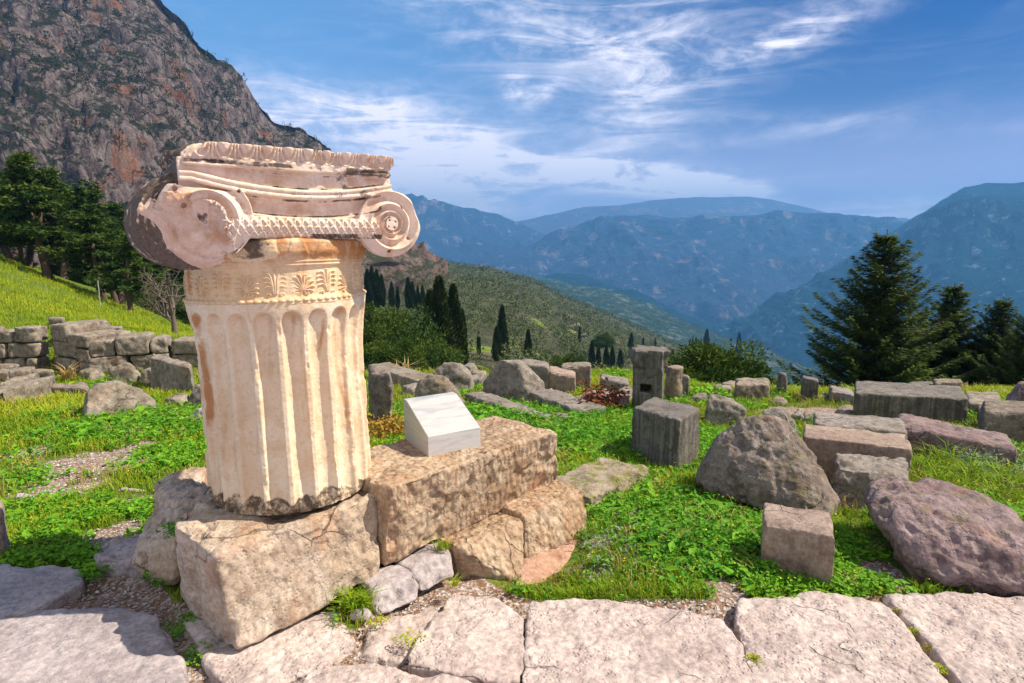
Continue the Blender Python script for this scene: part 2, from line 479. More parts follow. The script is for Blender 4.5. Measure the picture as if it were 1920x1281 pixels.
for (pu, pv, hw, hh, tl, st) in PATCH:
    a0, e0 = px_angles(pu, pv); c, s = math.cos(R(tl)), math.sin(R(tl))
    da = wt.math('SUBTRACT', AZ, a0); de = wt.math('SUBTRACT', EL, e0)
    p_ = wt.math('MULTIPLY_ADD', da, c / hw, wt.math('MULTIPLY', de, s / hw)); q_ = wt.math('MULTIPLY_ADD', de, c / hh, wt.math('MULTIPLY', da, -s / hh))
    r2 = wt.math('MULTIPLY_ADD', p_, p_, wt.math('MULTIPLY', q_, q_))
    g = wt.math('MULTIPLY', wt.math('EXPONENT', wt.math('MULTIPLY', r2, -1.0)), st)
    tot = g if tot is None else wt.math('ADD', tot, g)
cv = wt.new('ShaderNodeCombineXYZ'); wt.l.new(AZ, cv.inputs[0]); wt.l.new(EL, cv.inputs[1])
mp = wt.new('ShaderNodeMapping'); wt.l.new(cv.outputs[0], mp.inputs[0]); mp.inputs['Rotation'].default_value = (0, 0, R(24)); mp.inputs['Scale'].default_value = (.07, .36, 1)
w1 = wt.noise(mp.outputs[0], 1.3, 9, .62, 1.1)
mp2 = wt.new('ShaderNodeMapping'); wt.l.new(cv.outputs[0], mp2.inputs[0]); mp2.inputs['Scale'].default_value = (.5, .9, 1)
w2 = wt.noise(mp2.outputs[0], 1.1, 9, .65, .3)
wn = wt.math('ADD', wt.math('ADD', wt.math('MULTIPLY', wt.ss(w1, .38, .70), .95), .10), wt.math('MULTIPLY', wt.ss(w2, .40, .66), .28))
cl = wt.math('MULTIPLY', tot, wn)
faint = wt.math('MULTIPLY', wt.ss(w1, .45, .8), wt.ss(EL, 0, 30, .10, .03))
cl = wt.math('MINIMUM', wt.math('ADD', cl, faint), .97)
lav = wt.ss(EL, -2, 12, .80, 0)
base = wt.mix(lav, skc, (11.0, 8.2, 11.5))
glow = wt.math('MULTIPLY', wt.ss(AZ, 34, -24, 0, .75), wt.ss(EL, 4, 46, 1, .25))
base = wt.mix(glow, base, (2.0, 4.6, 8.4))
glow2 = wt.math('MULTIPLY', wt.ss(AZ, 26, -12, .25, .6), wt.ss(EL, 1, 17, 1, 0))
base = wt.mix(glow2, base, (7.2, 7.2, 9.2))
fin = wt.mix(cl, base, (11.0, 10.2, 10.8))
# unseen cloud sheet added behind and beside the camera as soft fill light
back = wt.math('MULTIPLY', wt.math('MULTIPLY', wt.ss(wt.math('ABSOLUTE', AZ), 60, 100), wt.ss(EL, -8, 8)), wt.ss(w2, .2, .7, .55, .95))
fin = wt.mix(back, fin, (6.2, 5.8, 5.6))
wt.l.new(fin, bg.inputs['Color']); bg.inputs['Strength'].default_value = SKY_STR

# ------------------------------------------------------------------ ground
BARE = [(160, 872, .38, 1.0), (100, 905, .25, .7), (195, 1035, .14, 1.1), (235, 985, .10, 1.0), (250, 925, .10, .8), (200, 1010, .12, .9), (1115, 1085, .13, 1.0), (1135, 1010, .10, .8),
        (1360, 1128, .12, .9), (1630, 1075, .13, 1.0), (1650, 1105, .12, 1.1), (1570, 780, .7, .9), (1480, 775, .5, .6), (1180, 950, .25, .8), (880, 640, 2, .3), (60, 850, .2, .6), (270, 835, .2, .7)]
BAREW = [(at_z(u, v, -.1)[:2] if v > 900 else on_ground(u, v)[:2], r_, s_) for u, v, r_, s_ in BARE]
_pv = [at_z(u, v, 0)[:2] for u, v in ((-700, 1062), (150, 1058), (275, 1080), (330, 1130), (660, 1185), (790, 1070), (870, 1045), (950, 1080), (1060, 1110), (1150, 1120), (1390, 1128), (1660, 1118), (1920, 1120), (2600, 1120))]
_pvx = np.array([q[0] for q in _pv]); _pvy = np.array([q[1] for q in _pv]); _o = np.argsort(_pvx); _pvx, _pvy = _pvx[_o], _pvy[_o]


def grassy(x, y):
    P = np.stack([x, y, np.zeros_like(x)], 1)
    g = .95 + .45 * fbm(P * 1.1, 4, 3) + .25 * fbm(P * 5, 3, 8)
    g = g - .12 * sstep(-x / np.maximum(y, .1), .2, .5) * (y < 6)
    for c, r_, s_ in BAREW:
        d = np.hypot(x - c[0], y - c[1]) + .12 * fbm(P * 6, 3, 11)
        g = g - s_ * 1.3 * np.exp(-(d / r_) ** 2)
    edge = np.interp(x, _pvx, _pvy)
    g = g - 3 * sstep(edge - y, -.05, .02)
    return np.clip(g, 0, 1)


def build_ground():
    na, nd = 520, 620
    az = np.linspace(R(-60), R(60), na); d = np.geomspace(.5, 170, nd)
    A, D = np.meshgrid(az, d, indexing='ij'); x = (D * np.sin(A)).ravel(); y = (D * np.cos(A)).ravel()
    z = G(x, y)
    edge = np.interp(x, _pvx, _pvy)
    z = z - .045 * sstep(edge - y, -.1, .1)
    P = np.stack([x, y, z], 1)
    z = z + .02 * fbm(P * 4, 3, 2) * sstep(y, 2, 3) + .006 * fbm(P * 22, 3, 4) + sstep(y, 14, 60) * .5 * fbm(P * .25, 4, 6)
    V = np.stack([x, y, z], 1)
    i, j = np.meshgrid(np.arange(na - 1), np.arange(nd - 1), indexing='ij'); a = (i * nd + j).ravel()
    Q = np.stack([a, a + nd, a + nd + 1, a + 1], 1)[:, ::-1]
    gr = grassy(x, y)
    me = make_mesh('ground', V, Q, tint=gr)
    m, t, p = new_mat('earth_and_gravel')
    v = objvec(t, False)
    at = t.new('ShaderNodeAttribute'); at.attribute_name = 'tint'
    n1 = t.noise(v, 3, 5, .7); n2 = t.noise(v, 60, 5, .75); peb = t.vor(v, 70, out='Color'); pebd = t.vor(v, 70)
    sp = t.new('ShaderNodeSeparateColor'); t.l.new(peb, sp.inputs[0])
    dirt = t.mix(t.ss(n2, .35, .65), (.17, .095, .055), (.32, .20, .13))
    grav = t.mix(sp.outputs[0], (.22, .17, .14), (.56, .50, .46))
    col = t.mix(t.ss(sp.outputs[1], .45, .6), dirt, grav)
    gcol = t.mix(t.ss(t.noise(v, 12, 5, .8), .35, .65), (.035, .085, .012), (.16, .21, .03))
    gcol = t.mix(t.ss(n1, .55, .7), gcol, (.20, .16, .04))
    col = t.mix(t.ss(at.outputs['Fac'], .25, .75), col, gcol)
    t.set(p.inputs['Base Color'], col); p.inputs['Roughness'].default_value = 1; p.inputs['Specular IOR Level'].default_value = .1
    b = t.bump(pebd, .6, .01); b = t.bump(n2, .6, .01, b); b = t.bump(t.noise(v, 8, 5, .7), .5, .06, b); t.l.new(b, p.inputs['Normal'])
    o = link('ground', me, m); tag(o, kind='structure'); return o


build_ground()


# ------------------------------------------------------------------ mountains and hillsides
def sheet(name, crest, foot, nu, nt, prof, amp, freq, mat, seed=0, vert=.35, ridge=True, mid=None, kind='structure', warp=0.0, amp2=0.0, freq2=1.0, vert2=1.0, edge=.72, label=None, cat=None):
    """terrain from a crest line (u, v, distance) down to a foot line (u, v, distance), closed behind the crest"""
    c = np.array([[q[0], *at_y(q[0], q[1], q[2])] for q in crest]); f = np.array([[q[0], *at_y(q[0], q[1], q[2])] for q in foot])
    u = np.linspace(c[0, 0], c[-1, 0], nu)
    C = np.stack([np.interp(u, c[:, 0], c[:, k]) for k in (1, 2, 3)], 1); Fo = np.stack([np.interp(u, f[:, 0], f[:, k]) for k in (1, 2, 3)], 1)
    C[:, 0] = (u - 960) / FPX * C[:, 1] / 1.0 * (C[:, 0] / (((u - 960) / FPX) * C[:, 1] + 1e-9))
    t = np.concatenate([np.linspace(0, 1, nt), 1 + np.linspace(.02, .5, 14)])
    V = np.zeros((nu, len(t), 3))
    for k, tt in enumerate(t):
        if tt <= 1:
            V[:, k, :2] = Fo[:, :2] + (C[:, :2] - Fo[:, :2]) * tt; V[:, k, 2] = Fo[:, 2] + (C[:, 2] - Fo[:, 2]) * prof(tt)
        else:
            V[:, k, :2] = C[:, :2] + (C[:, :2] - Fo[:, :2]) * (tt - 1) * .6; V[:, k, 2] = C[:, 2] - np.maximum(np.abs(C[:, 2] - Fo[:, 2]), .35 * np.linalg.norm(C[:, :2] - Fo[:, :2], axis=1)) * (tt - 1)
    V = V.reshape(-1, 3)
    L = freq; Pn = V * np.array((1, 1, vert)) / L
    if warp: Pn = Pn + warp * np.stack([fbm(V / L * .6 + 9, 3, seed + 20), fbm(V / L * .6 + 33, 3, seed + 21), fbm(V / L * .6 + 71, 3, seed + 22)], 1)
    n = fbm(Pn, 6, seed, .52, ridge)
    Q0 = np.arange(nu * len(t)).reshape(nu, len(t))
    Q = np.stack([Q0[:-1, :-1].ravel(), Q0[1:, :-1].ravel(), Q0[1:, 1:].ravel(), Q0[:-1, 1:].ravel()], 1)
    N = vnormals(V.astype(np.float32), Q)
    if N[len(N) // 2, 1] > 0: Q = Q[:, ::-1]; N = -N
    tt = np.tile(t, nu)
    fade = sstep(tt, 0, .05) * (1 - edge * sstep(tt, .82, 1.0))
    if amp2: n = n + (amp2 / amp) * fbm(V * np.array((1, 1, vert2)) / freq2 + .35 * fbm(V / freq2, 3, seed + 44)[:, None], 4, seed + 40, .5, True)
    V = V + N * (n * amp * fade)[:, None]
    me = make_mesh(name, V, Q)
    o = link(name, me, mat); tag(o, label, cat, kind=kind)
    return o, V.reshape(nu, len(t), 3), N.reshape(nu, len(t), 3)


def rock_mat(name, rock1, rock2, rock3, veg, size, veg_amt=.5, orange=0.0, bump=1.0, vstretch=.25, vthresh=(.48, .56), field=None, slope=True, meadow=False, cracks=0.0):
    m, t, p = new_mat(name)
    v = objvec(t, False); vs = t.scale(v, (1 / size, 1 / size, vstretch / size)); vi = t.scale(v, (1 / size,) * 3)
    n1 = t.noise(vs, 1.0, 8, .65, .4); n2 = t.noise(vs, 5, 8, .72); n3 = t.noise(vi, 22, 6, .75)
    col = t.mix(t.ss(n1, .35, .65), rock1, rock2); col = t.mix(t.ss(n2, .42, .62, 0, .85), col, rock3)
    col = t.mix(t.ss(n3, .4, .62, 0, .55), col, t.mix(1., col, (.4, .38, .38), 'MULTIPLY'))
    if cracks > 0:
        cn = t.noise(t.scale(v, (2.6 / size, 2.6 / size, .35 / size)), 1.0, 6, .6, .6); ck = t.ss(t.math('ABSOLUTE', t.math('SUBTRACT', cn, .5)), .0, .035, cracks, 0)
        pl_ = t.ss(t.noise(t.scale(v, (5 / size, 5 / size, .5 / size)), 1.0, 5, .6), .5, .66, 0, .55 * cracks)
        col = t.mix(pl_, col, (.46, .41, .39)); col = t.mix(ck, col, (.045, .035, .035))
    if orange > 0:
        on = t.noise(t.vmath('ADD', vs, (4, 8, 1)), 1.4, 6, .6, .5)
        col = t.mix(t.ss(on, .56, .70, 0, orange), col, (.42, .19, .10))
    vn = t.noise(t.vmath('ADD', vi, (9, 2, 5)), 2.2, 10, .72, .3)
    geo = t.new('ShaderNodeNewGeometry'); sx_ = t.new('ShaderNodeSeparateXYZ'); t.l.new(geo.outputs['Normal'], sx_.inputs[0])
    vv = t.math('ADD', vn, t.math('MULTIPLY', t.math('SUBTRACT', sx_.outputs[2], .45), .22 if slope else 0.0))
    vmask = t.ss(vv, *vthresh, 0, veg_amt)
    vcol = t.mix(t.ss(n3, .35, .65), veg, tuple(c * 1.9 for c in veg))
    col = t.mix(vmask, col, vcol)
    if field is not None:
        fn = t.noise(t.vmath('ADD', vi, (1, 1, 1)), 1.0, 5, .6); col = t.mix(t.ss(fn, .63, .74, 0, .8), col, field)
    if meadow:
        at = t.new('ShaderNodeAttribute'); at.attribute_name = 'tint'
        mc = t.mix(t.ss(n2, .35, .65), (.16, .30, .03), (.30, .34, .07)); mc = t.mix(t.ss(n3, .55, .68), mc, (.40, .34, .24)); col = t.mix(t.ss(t.math('ADD', at.outputs['Fac'], t.math('MULTIPLY', t.math('SUBTRACT', n3, .5), 1.6)), .35, .75), col, mc)
    t.set(p.inputs['Base Color'], col); p.inputs['Roughness'].default_value = 1; p.inputs['Specular IOR Level'].default_value = .05
    b = t.bump(n1, .7 * bump, size * .5); b = t.bump(n2, .9 * bump, size * .16, b); b = t.bump(n3, .8 * bump, size * .04, b)
    b = t.bump(vn, .5 * bump, size * .08, b)
    t.l.new(b, p.inputs['Normal']); return m


M['cliff'] = rock_mat('cliff_limestone', (.17, .125, .125), (.28, .215, .20), (.42, .36, .325), (.022, .028, .012), 22, .90, .85, 1.8, .16, (.53, .59), cracks=.85)
M['spur'] = rock_mat('reddish_spur_rock', (.20, .14, .12), (.27, .20, .17), (.34, .26, .22), (.035, .045, .02), 16, .85, .85, 1.3, .4, (.51, .58))
M['hill'] = rock_mat('olive_slope_earth', (.17, .155, .10), (.21, .19, .12), (.26, .225, .16), (.045, .06, .03), 45, .8, .1, .8, 1., (.36, .5), slope=False, field=(.14, .20, .045), meadow=True)
M['mtn_r'] = rock_mat('haze_blue_scrubby_rock', (.11, .20, .22), (.20, .30, .33), (.50, .66, .70), (.006, .045, .065), 100, .95, .0, 2.0, .6, (.44, .52))  # blue of the haze painted into the rock and scrub colours
M['mtn_far'] = rock_mat('haze_pale_far_rock', (.38, .33, .40), (.50, .44, .50), (.66, .56, .60), (.10, .11, .19), 300, .85, .0, 2.0, .6, (.46, .56))  # lavender paleness of the haze put into the rock colour
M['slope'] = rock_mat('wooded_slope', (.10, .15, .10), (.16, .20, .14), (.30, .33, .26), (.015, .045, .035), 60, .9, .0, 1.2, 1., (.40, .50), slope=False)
M['mtn'] = rock_mat('haze_tinted_mountain_rock', (.24, .25, .33), (.34, .33, .42), (.62, .53, .56), (.035, .065, .14), 230, .93, .1, 2.0, .6, (.43, .52), field=(.55, .36, .30))  # bluish haze tone mixed into the rock and scrub albedo

CLIFF, CLV, CLN = sheet('cliff', [(-420, -420, 420), (-200, -330, 430), (0, -260, 440), (140, -190, 440), (250, -95, 440), (340, 0, 440), (372, 32, 442), (400, 72, 446), (436, 104, 452), (463, 138, 458), (480, 162, 462), (503, 194, 470), (526, 214, 478), (562, 226, 486), (582, 240, 492), (624, 262, 505), (660, 320, 510), (680, 430, 515), (740, 520, 520)],
    [(-420, 540, 75), (0, 500, 90), (300, 560, 110), (500, 600, 130), (740, 640, 150)], 620, 620,
    lambda t: .10 * (t / .35) if t < .35 else .10 + .90 * ((t - .35) / .65) ** .93, 15, 46, M['cliff'], 4, .26, True, warp=.45, amp2=26, freq2=150, vert2=.35, edge=.5)
sheet('rocky_spur', [(560, 470, 330), (640, 462, 330), (690, 470, 330), (730, 458, 330), (765, 456, 330), (800, 474, 335), (830, 502, 340), (850, 520, 345), (872, 548, 350), (890, 575, 350), (915, 610, 345), (960, 655, 340)],
    [(560, 640, 130), (760, 650, 150), (880, 665, 160), (960, 690, 170)], 320, 200, lambda t: .35 * t / .6 if t < .6 else .35 + .65 * ((t - .6) / .4) ** .8, 10, 40, M['spur'], 9, .4, True, warp=.4)
HILL, HV, HN = sheet('olive_hillside', [(640, 520, 900), (740, 500, 900), (827, 489, 880), (873, 497, 860), (917, 500, 850), (957, 513, 830), (990, 519, 800), (1017, 532, 780), (1040, 546, 760), (1090, 567, 720), (1140, 588, 680), (1207, 620, 620), (1280, 652, 570), (1380, 690, 520), (1460, 718, 480), (1560, 750, 440), (1700, 800, 420), (1900, 880, 400)],
    [(640, 700, 55), (900, 716, 60), (1100, 735, 62), (1400, 790, 62), (1900, 960, 60)], 420, 360, lambda t: t ** .82, 4.5, 130, M['hill'], 12, 1, False)
VS, VSV, VSN = sheet('valley_slope', [(960, 512, 2100), (1000, 519, 2100), (1040, 524, 2000), (1090, 540, 1900), (1173, 562, 1700), (1240, 586, 1600), (1280, 604, 1500), (1400, 652, 1300), (1500, 690, 1200), (1600, 722, 1150), (1750, 770, 1100), (2000, 860, 1000)],
    [(960, 600, 800), (1200, 680, 700), (1500, 800, 600), (2000, 960, 500)], 260, 140, lambda t: t, 28, 330, M['slope'], 15, 1, True)
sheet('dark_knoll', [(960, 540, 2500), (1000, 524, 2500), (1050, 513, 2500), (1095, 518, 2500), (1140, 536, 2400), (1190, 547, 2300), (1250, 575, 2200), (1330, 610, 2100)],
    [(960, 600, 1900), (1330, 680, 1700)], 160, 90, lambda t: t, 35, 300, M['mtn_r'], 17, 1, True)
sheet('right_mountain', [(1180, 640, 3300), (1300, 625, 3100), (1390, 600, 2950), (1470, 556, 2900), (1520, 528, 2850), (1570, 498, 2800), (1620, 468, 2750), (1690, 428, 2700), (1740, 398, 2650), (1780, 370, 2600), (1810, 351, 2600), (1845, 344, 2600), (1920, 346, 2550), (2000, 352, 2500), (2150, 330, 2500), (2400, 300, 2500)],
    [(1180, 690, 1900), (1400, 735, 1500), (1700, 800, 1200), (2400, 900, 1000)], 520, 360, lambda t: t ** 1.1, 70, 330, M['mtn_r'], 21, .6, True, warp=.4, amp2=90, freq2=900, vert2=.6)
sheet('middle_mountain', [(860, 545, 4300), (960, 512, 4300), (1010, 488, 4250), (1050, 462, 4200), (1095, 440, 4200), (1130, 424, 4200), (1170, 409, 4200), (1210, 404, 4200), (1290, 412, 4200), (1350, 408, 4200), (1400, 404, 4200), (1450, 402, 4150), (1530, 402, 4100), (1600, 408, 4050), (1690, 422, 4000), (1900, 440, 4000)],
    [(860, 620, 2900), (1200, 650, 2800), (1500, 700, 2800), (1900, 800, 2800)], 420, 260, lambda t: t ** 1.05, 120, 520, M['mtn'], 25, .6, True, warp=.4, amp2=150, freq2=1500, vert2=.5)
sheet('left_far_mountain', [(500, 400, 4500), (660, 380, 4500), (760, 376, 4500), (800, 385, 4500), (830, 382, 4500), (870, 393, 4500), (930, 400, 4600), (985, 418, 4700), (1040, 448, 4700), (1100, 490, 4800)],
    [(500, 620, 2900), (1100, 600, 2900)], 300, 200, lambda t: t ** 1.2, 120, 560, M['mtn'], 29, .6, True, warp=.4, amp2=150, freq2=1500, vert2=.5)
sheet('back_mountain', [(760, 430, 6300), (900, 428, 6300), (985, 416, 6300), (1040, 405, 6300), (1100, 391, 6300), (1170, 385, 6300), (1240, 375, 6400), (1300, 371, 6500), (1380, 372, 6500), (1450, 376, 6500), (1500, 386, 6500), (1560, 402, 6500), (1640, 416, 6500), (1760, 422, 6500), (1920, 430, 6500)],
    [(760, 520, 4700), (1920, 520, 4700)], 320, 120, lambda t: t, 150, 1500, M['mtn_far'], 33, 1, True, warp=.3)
def meadow(o_, V, spots):
    P = V.reshape(-1, 3); z = P[:, 2] - CZ; dd = P[:, 1] * math.cos(PITCH) - z * math.sin(PITCH); hh = P[:, 1] * math.sin(PITCH) + z * math.cos(PITCH); pu, pv_ = 960 + FPX * P[:, 0] / dd, 640.5 - FPX * hh / dd
    w = np.zeros(len(P))
    for u_, v_, a_, b_ in spots:
        c_ = P[np.argmin((pu - u_) ** 2 + (pv_ - v_) ** 2)]; r_ = max(a_ / FPX * c_[1], 3); w += np.exp(-((P[:, 0] - c_[0]) / r_) ** 2 - ((P[:, 1] - c_[1]) / (r_ * b_)) ** 2)
    at = o_.data.attributes.new('tint', 'FLOAT', 'POINT'); at.data.foreach_set('value', np.clip(w, 0, 1).astype(np.float32))


meadow(HILL, HV, [(905, 655, 45, 2.2), (880, 690, 40, 1.2), (1180, 645, 16, 1.5), (1010, 606, 14, 1.5), (1080, 625, 20, 1.5), (860, 600, 16, 2), (1145, 690, 25, 1.2)])
# valley floor under everything
me = make_mesh('valley_floor', np.array([(-16000, 20, -900), (16000, 20, -900), (16000, 12000, -900), (-16000, 12000, -900)], float), np.array([[0, 1, 2, 3]]), False)
tag(link('valley_floor', me, M['hill']), kind='structure')

# ------------------------------------------------------------------ marble
def marble(name, cols, stain, pink=0.0, dark_amt=.6, bottom=None):
    m, t, p = new_mat(name)
    v = objvec(t, False)
    n1 = t.noise(v, 2.6, 6, .6, .4); n2 = t.noise(v, 11, 7, .7); n3 = t.noise(v, 60, 5, .75)
    col = t.mix(t.ss(n1, .38, .62), cols[0], cols[1]); col = t.mix(t.ss(n2, .42, .66, 0, .7), col, cols[2])
    col = t.mix(t.ss(n3, .5, .66, 0, .35), col, t.mix(1., col, (.6, .5, .42), 'MULTIPLY'))
    if pink > 0:
        pn = t.noise(t.vmath('ADD', v, (3, 3, 3)), 3.5, 4, .6); col = t.mix(t.ss(pn, .42, .62, 0, pink), col, (.68, .46, .385))
    st = t.noise(t.vmath('ADD', t.scale(v, (1, 1, .16)), (8, 4, 1)), 7, 6, .65, .5)
    col = t.mix(t.ss(st, .56, .70, 0, stain), col, (.50, .23, .07))
    at = t.new('ShaderNodeAttribute'); at.attribute_name = 'tint'
    # tint > 0: orange iron stain, plus the capital's painted recess shading; tint < 0: black crust, both broken up by noise
    dn = t.noise(v, 26, 7, .8, .3)
    o_ = t.math('MULTIPLY', t.ss(at.outputs['Fac'], 0, 1), t.ss(n2, .3, .6)); col = t.mix(t.math('MINIMUM', o_, .85), col, (.40, .16, .045))
    k_ = t.math('ADD', t.math('MULTIPLY', at.outputs['Fac'], -1.0), t.math('MULTIPLY', t.math('SUBTRACT', dn, .5), 1.6))
    col = t.mix(t.ss(k_, .25, .6, 0, .9), col, t.mix(t.ss(n3, .4, .6), (.022, .014, .010), (.080, .050, .032)))
    t.set(p.inputs['Base Color'], col); p.inputs['Roughness'].default_value = .75; p.inputs['Specular IOR Level'].default_value = .3
    p.inputs['Subsurface Weight'].default_value = 0
    b = t.bump(n2, .35, .012); b = t.bump(n3, .5, .004, b)
    pit = t.ss(t.vor(v, 70), .04, .22); pm = t.ss(t.noise(v, 9, 3), .5, .62); b = t.bump(t.math('MULTIPLY', t.math('SUBTRACT', pit, 1.0), pm), .6, .006, b)
    t.l.new(b, p.inputs['Normal']); return m


M['shaft'] = marble('cream_marble', ((.71, .55, .37), (.79, .67, .49), (.64, .47, .28)), .55)
M['neck'] = marble('honey_marble', ((.68, .48, .27), (.75, .58, .38), (.62, .41, .20)), .6)
M['capital'] = marble('rosy_marble', ((.71, .56, .42), (.79, .66, .53), (.66, .49, .32)), .6, .25)

# ------------------------------------------------------------------ column: neck relief drawn as distance fields
CX, CY, ZB = -1.07, 2.925, .437
TILT = Matrix.Rotation(R(-1.3), 4, 'Y')
NF = 22


def seg_dist(px, py, poly):
    d = np.full(px.shape, 9.0)
    for (x0, y0), (x1, y1) in zip(poly[:-1], poly[1:]):
        dx, dy = x1 - x0, y1 - y0; t = np.clip(((px - x0) * dx + (py - y0) * dy) / (dx * dx + dy * dy + 1e-9), 0, 1)
        d = np.minimum(d, np.hypot(px - x0 - t * dx, py - y0 - t * dy))
    return d


def palmette_tile(n=160, m=260):
    """height of a palmette (left half of the tile) and an open lotus (right half); tile is 2 wide, 1.55 tall"""
    X, Y = np.meshgrid(np.linspace(0, 2, 2 * n), np.linspace(0, 1.55, m), indexing='ij'); H = np.zeros_like(X)
    def stroke(poly, w, a=1.0):
        nonlocal H
        for sh in (-2, 0, 2):
            q = [(x + sh, y) for x, y in poly]; H = np.maximum(H, a * np.exp(-(seg_dist(X, Y, q) / w) ** 2))
    cx = .5
    for s in (-1, 1):
        for k, (ang, L) in enumerate(((7, .98), (24, .92), (42, .80), (62, .66), (84, .52))):
            a = R(ang); pts = []
            for tt in np.linspace(0, 1, 14):
                r_ = L * tt; aa = a * (1 + .15 * math.sin(tt * 3)) ; bx = s * r_ * math.sin(aa); by = r_ * math.cos(aa)
                if tt > .72: bx += s * .10 * (tt - .72) / .28; by -= .16 * ((tt - .72) / .28) ** 2
                pts.append((cx + bx * .62, .36 + by))
            stroke(pts, .035)
        th = np.linspace(0, 5.2, 22); stroke([(cx + s * (.16 + .085 * (1 - q / 7) * math.cos(q + 3.1)), .16 + .085 * (1 - q / 7) * math.sin(q + 3.1)) for q in th], .03)
        stroke([(cx + s * .08, .2), (cx + s * .05, .3), (cx, .38)], .03)
    cx = 1.5
    stroke([(cx, .22), (cx, 1.42)], .035)
    for s in (-1, 1):
        for k, (top, out) in enumerate(((1.36, .40), (1.12, .44), (.88, .42), (.64, .36))):
            pts = []
            for tt in np.linspace(0, 1, 16):
                x_ = s * (.05 + .08 * tt + (out - .13) * tt ** 2.2 * .55); y_ = .2 + (top - .2) * math.sin(tt * 1.6)
                if tt > .75: y_ -= .10 * ((tt - .75) / .25) ** 2; x_ += s * .12 * (tt - .75) / .25
                pts.append((cx + x_ * .95, y_))
            stroke(pts, .034)
        th = np.linspace(0, 5.2, 22); stroke([(cx + s * (.22 + .10 * (1 - q / 7) * math.cos(q)), .14 + .09 * (1 - q / 7) * math.sin(q)) for q in th], .03)
    return H


PAL = palmette_tile()


def bil(H, u, v):
    n, m = H.shape; x = np.clip(u, 0, 1) * (n - 1); y = np.clip(v, 0, 1) * (m - 1)
    i = np.minimum(x.astype(int), n - 2); j = np.minimum(y.astype(int), m - 2); fx, fy = x - i, y - j
    return H[i, j] * (1 - fx) * (1 - fy) + H[i + 1, j] * fx * (1 - fy) + H[i, j + 1] * (1 - fx) * fy + H[i + 1, j + 1] * fx * fy


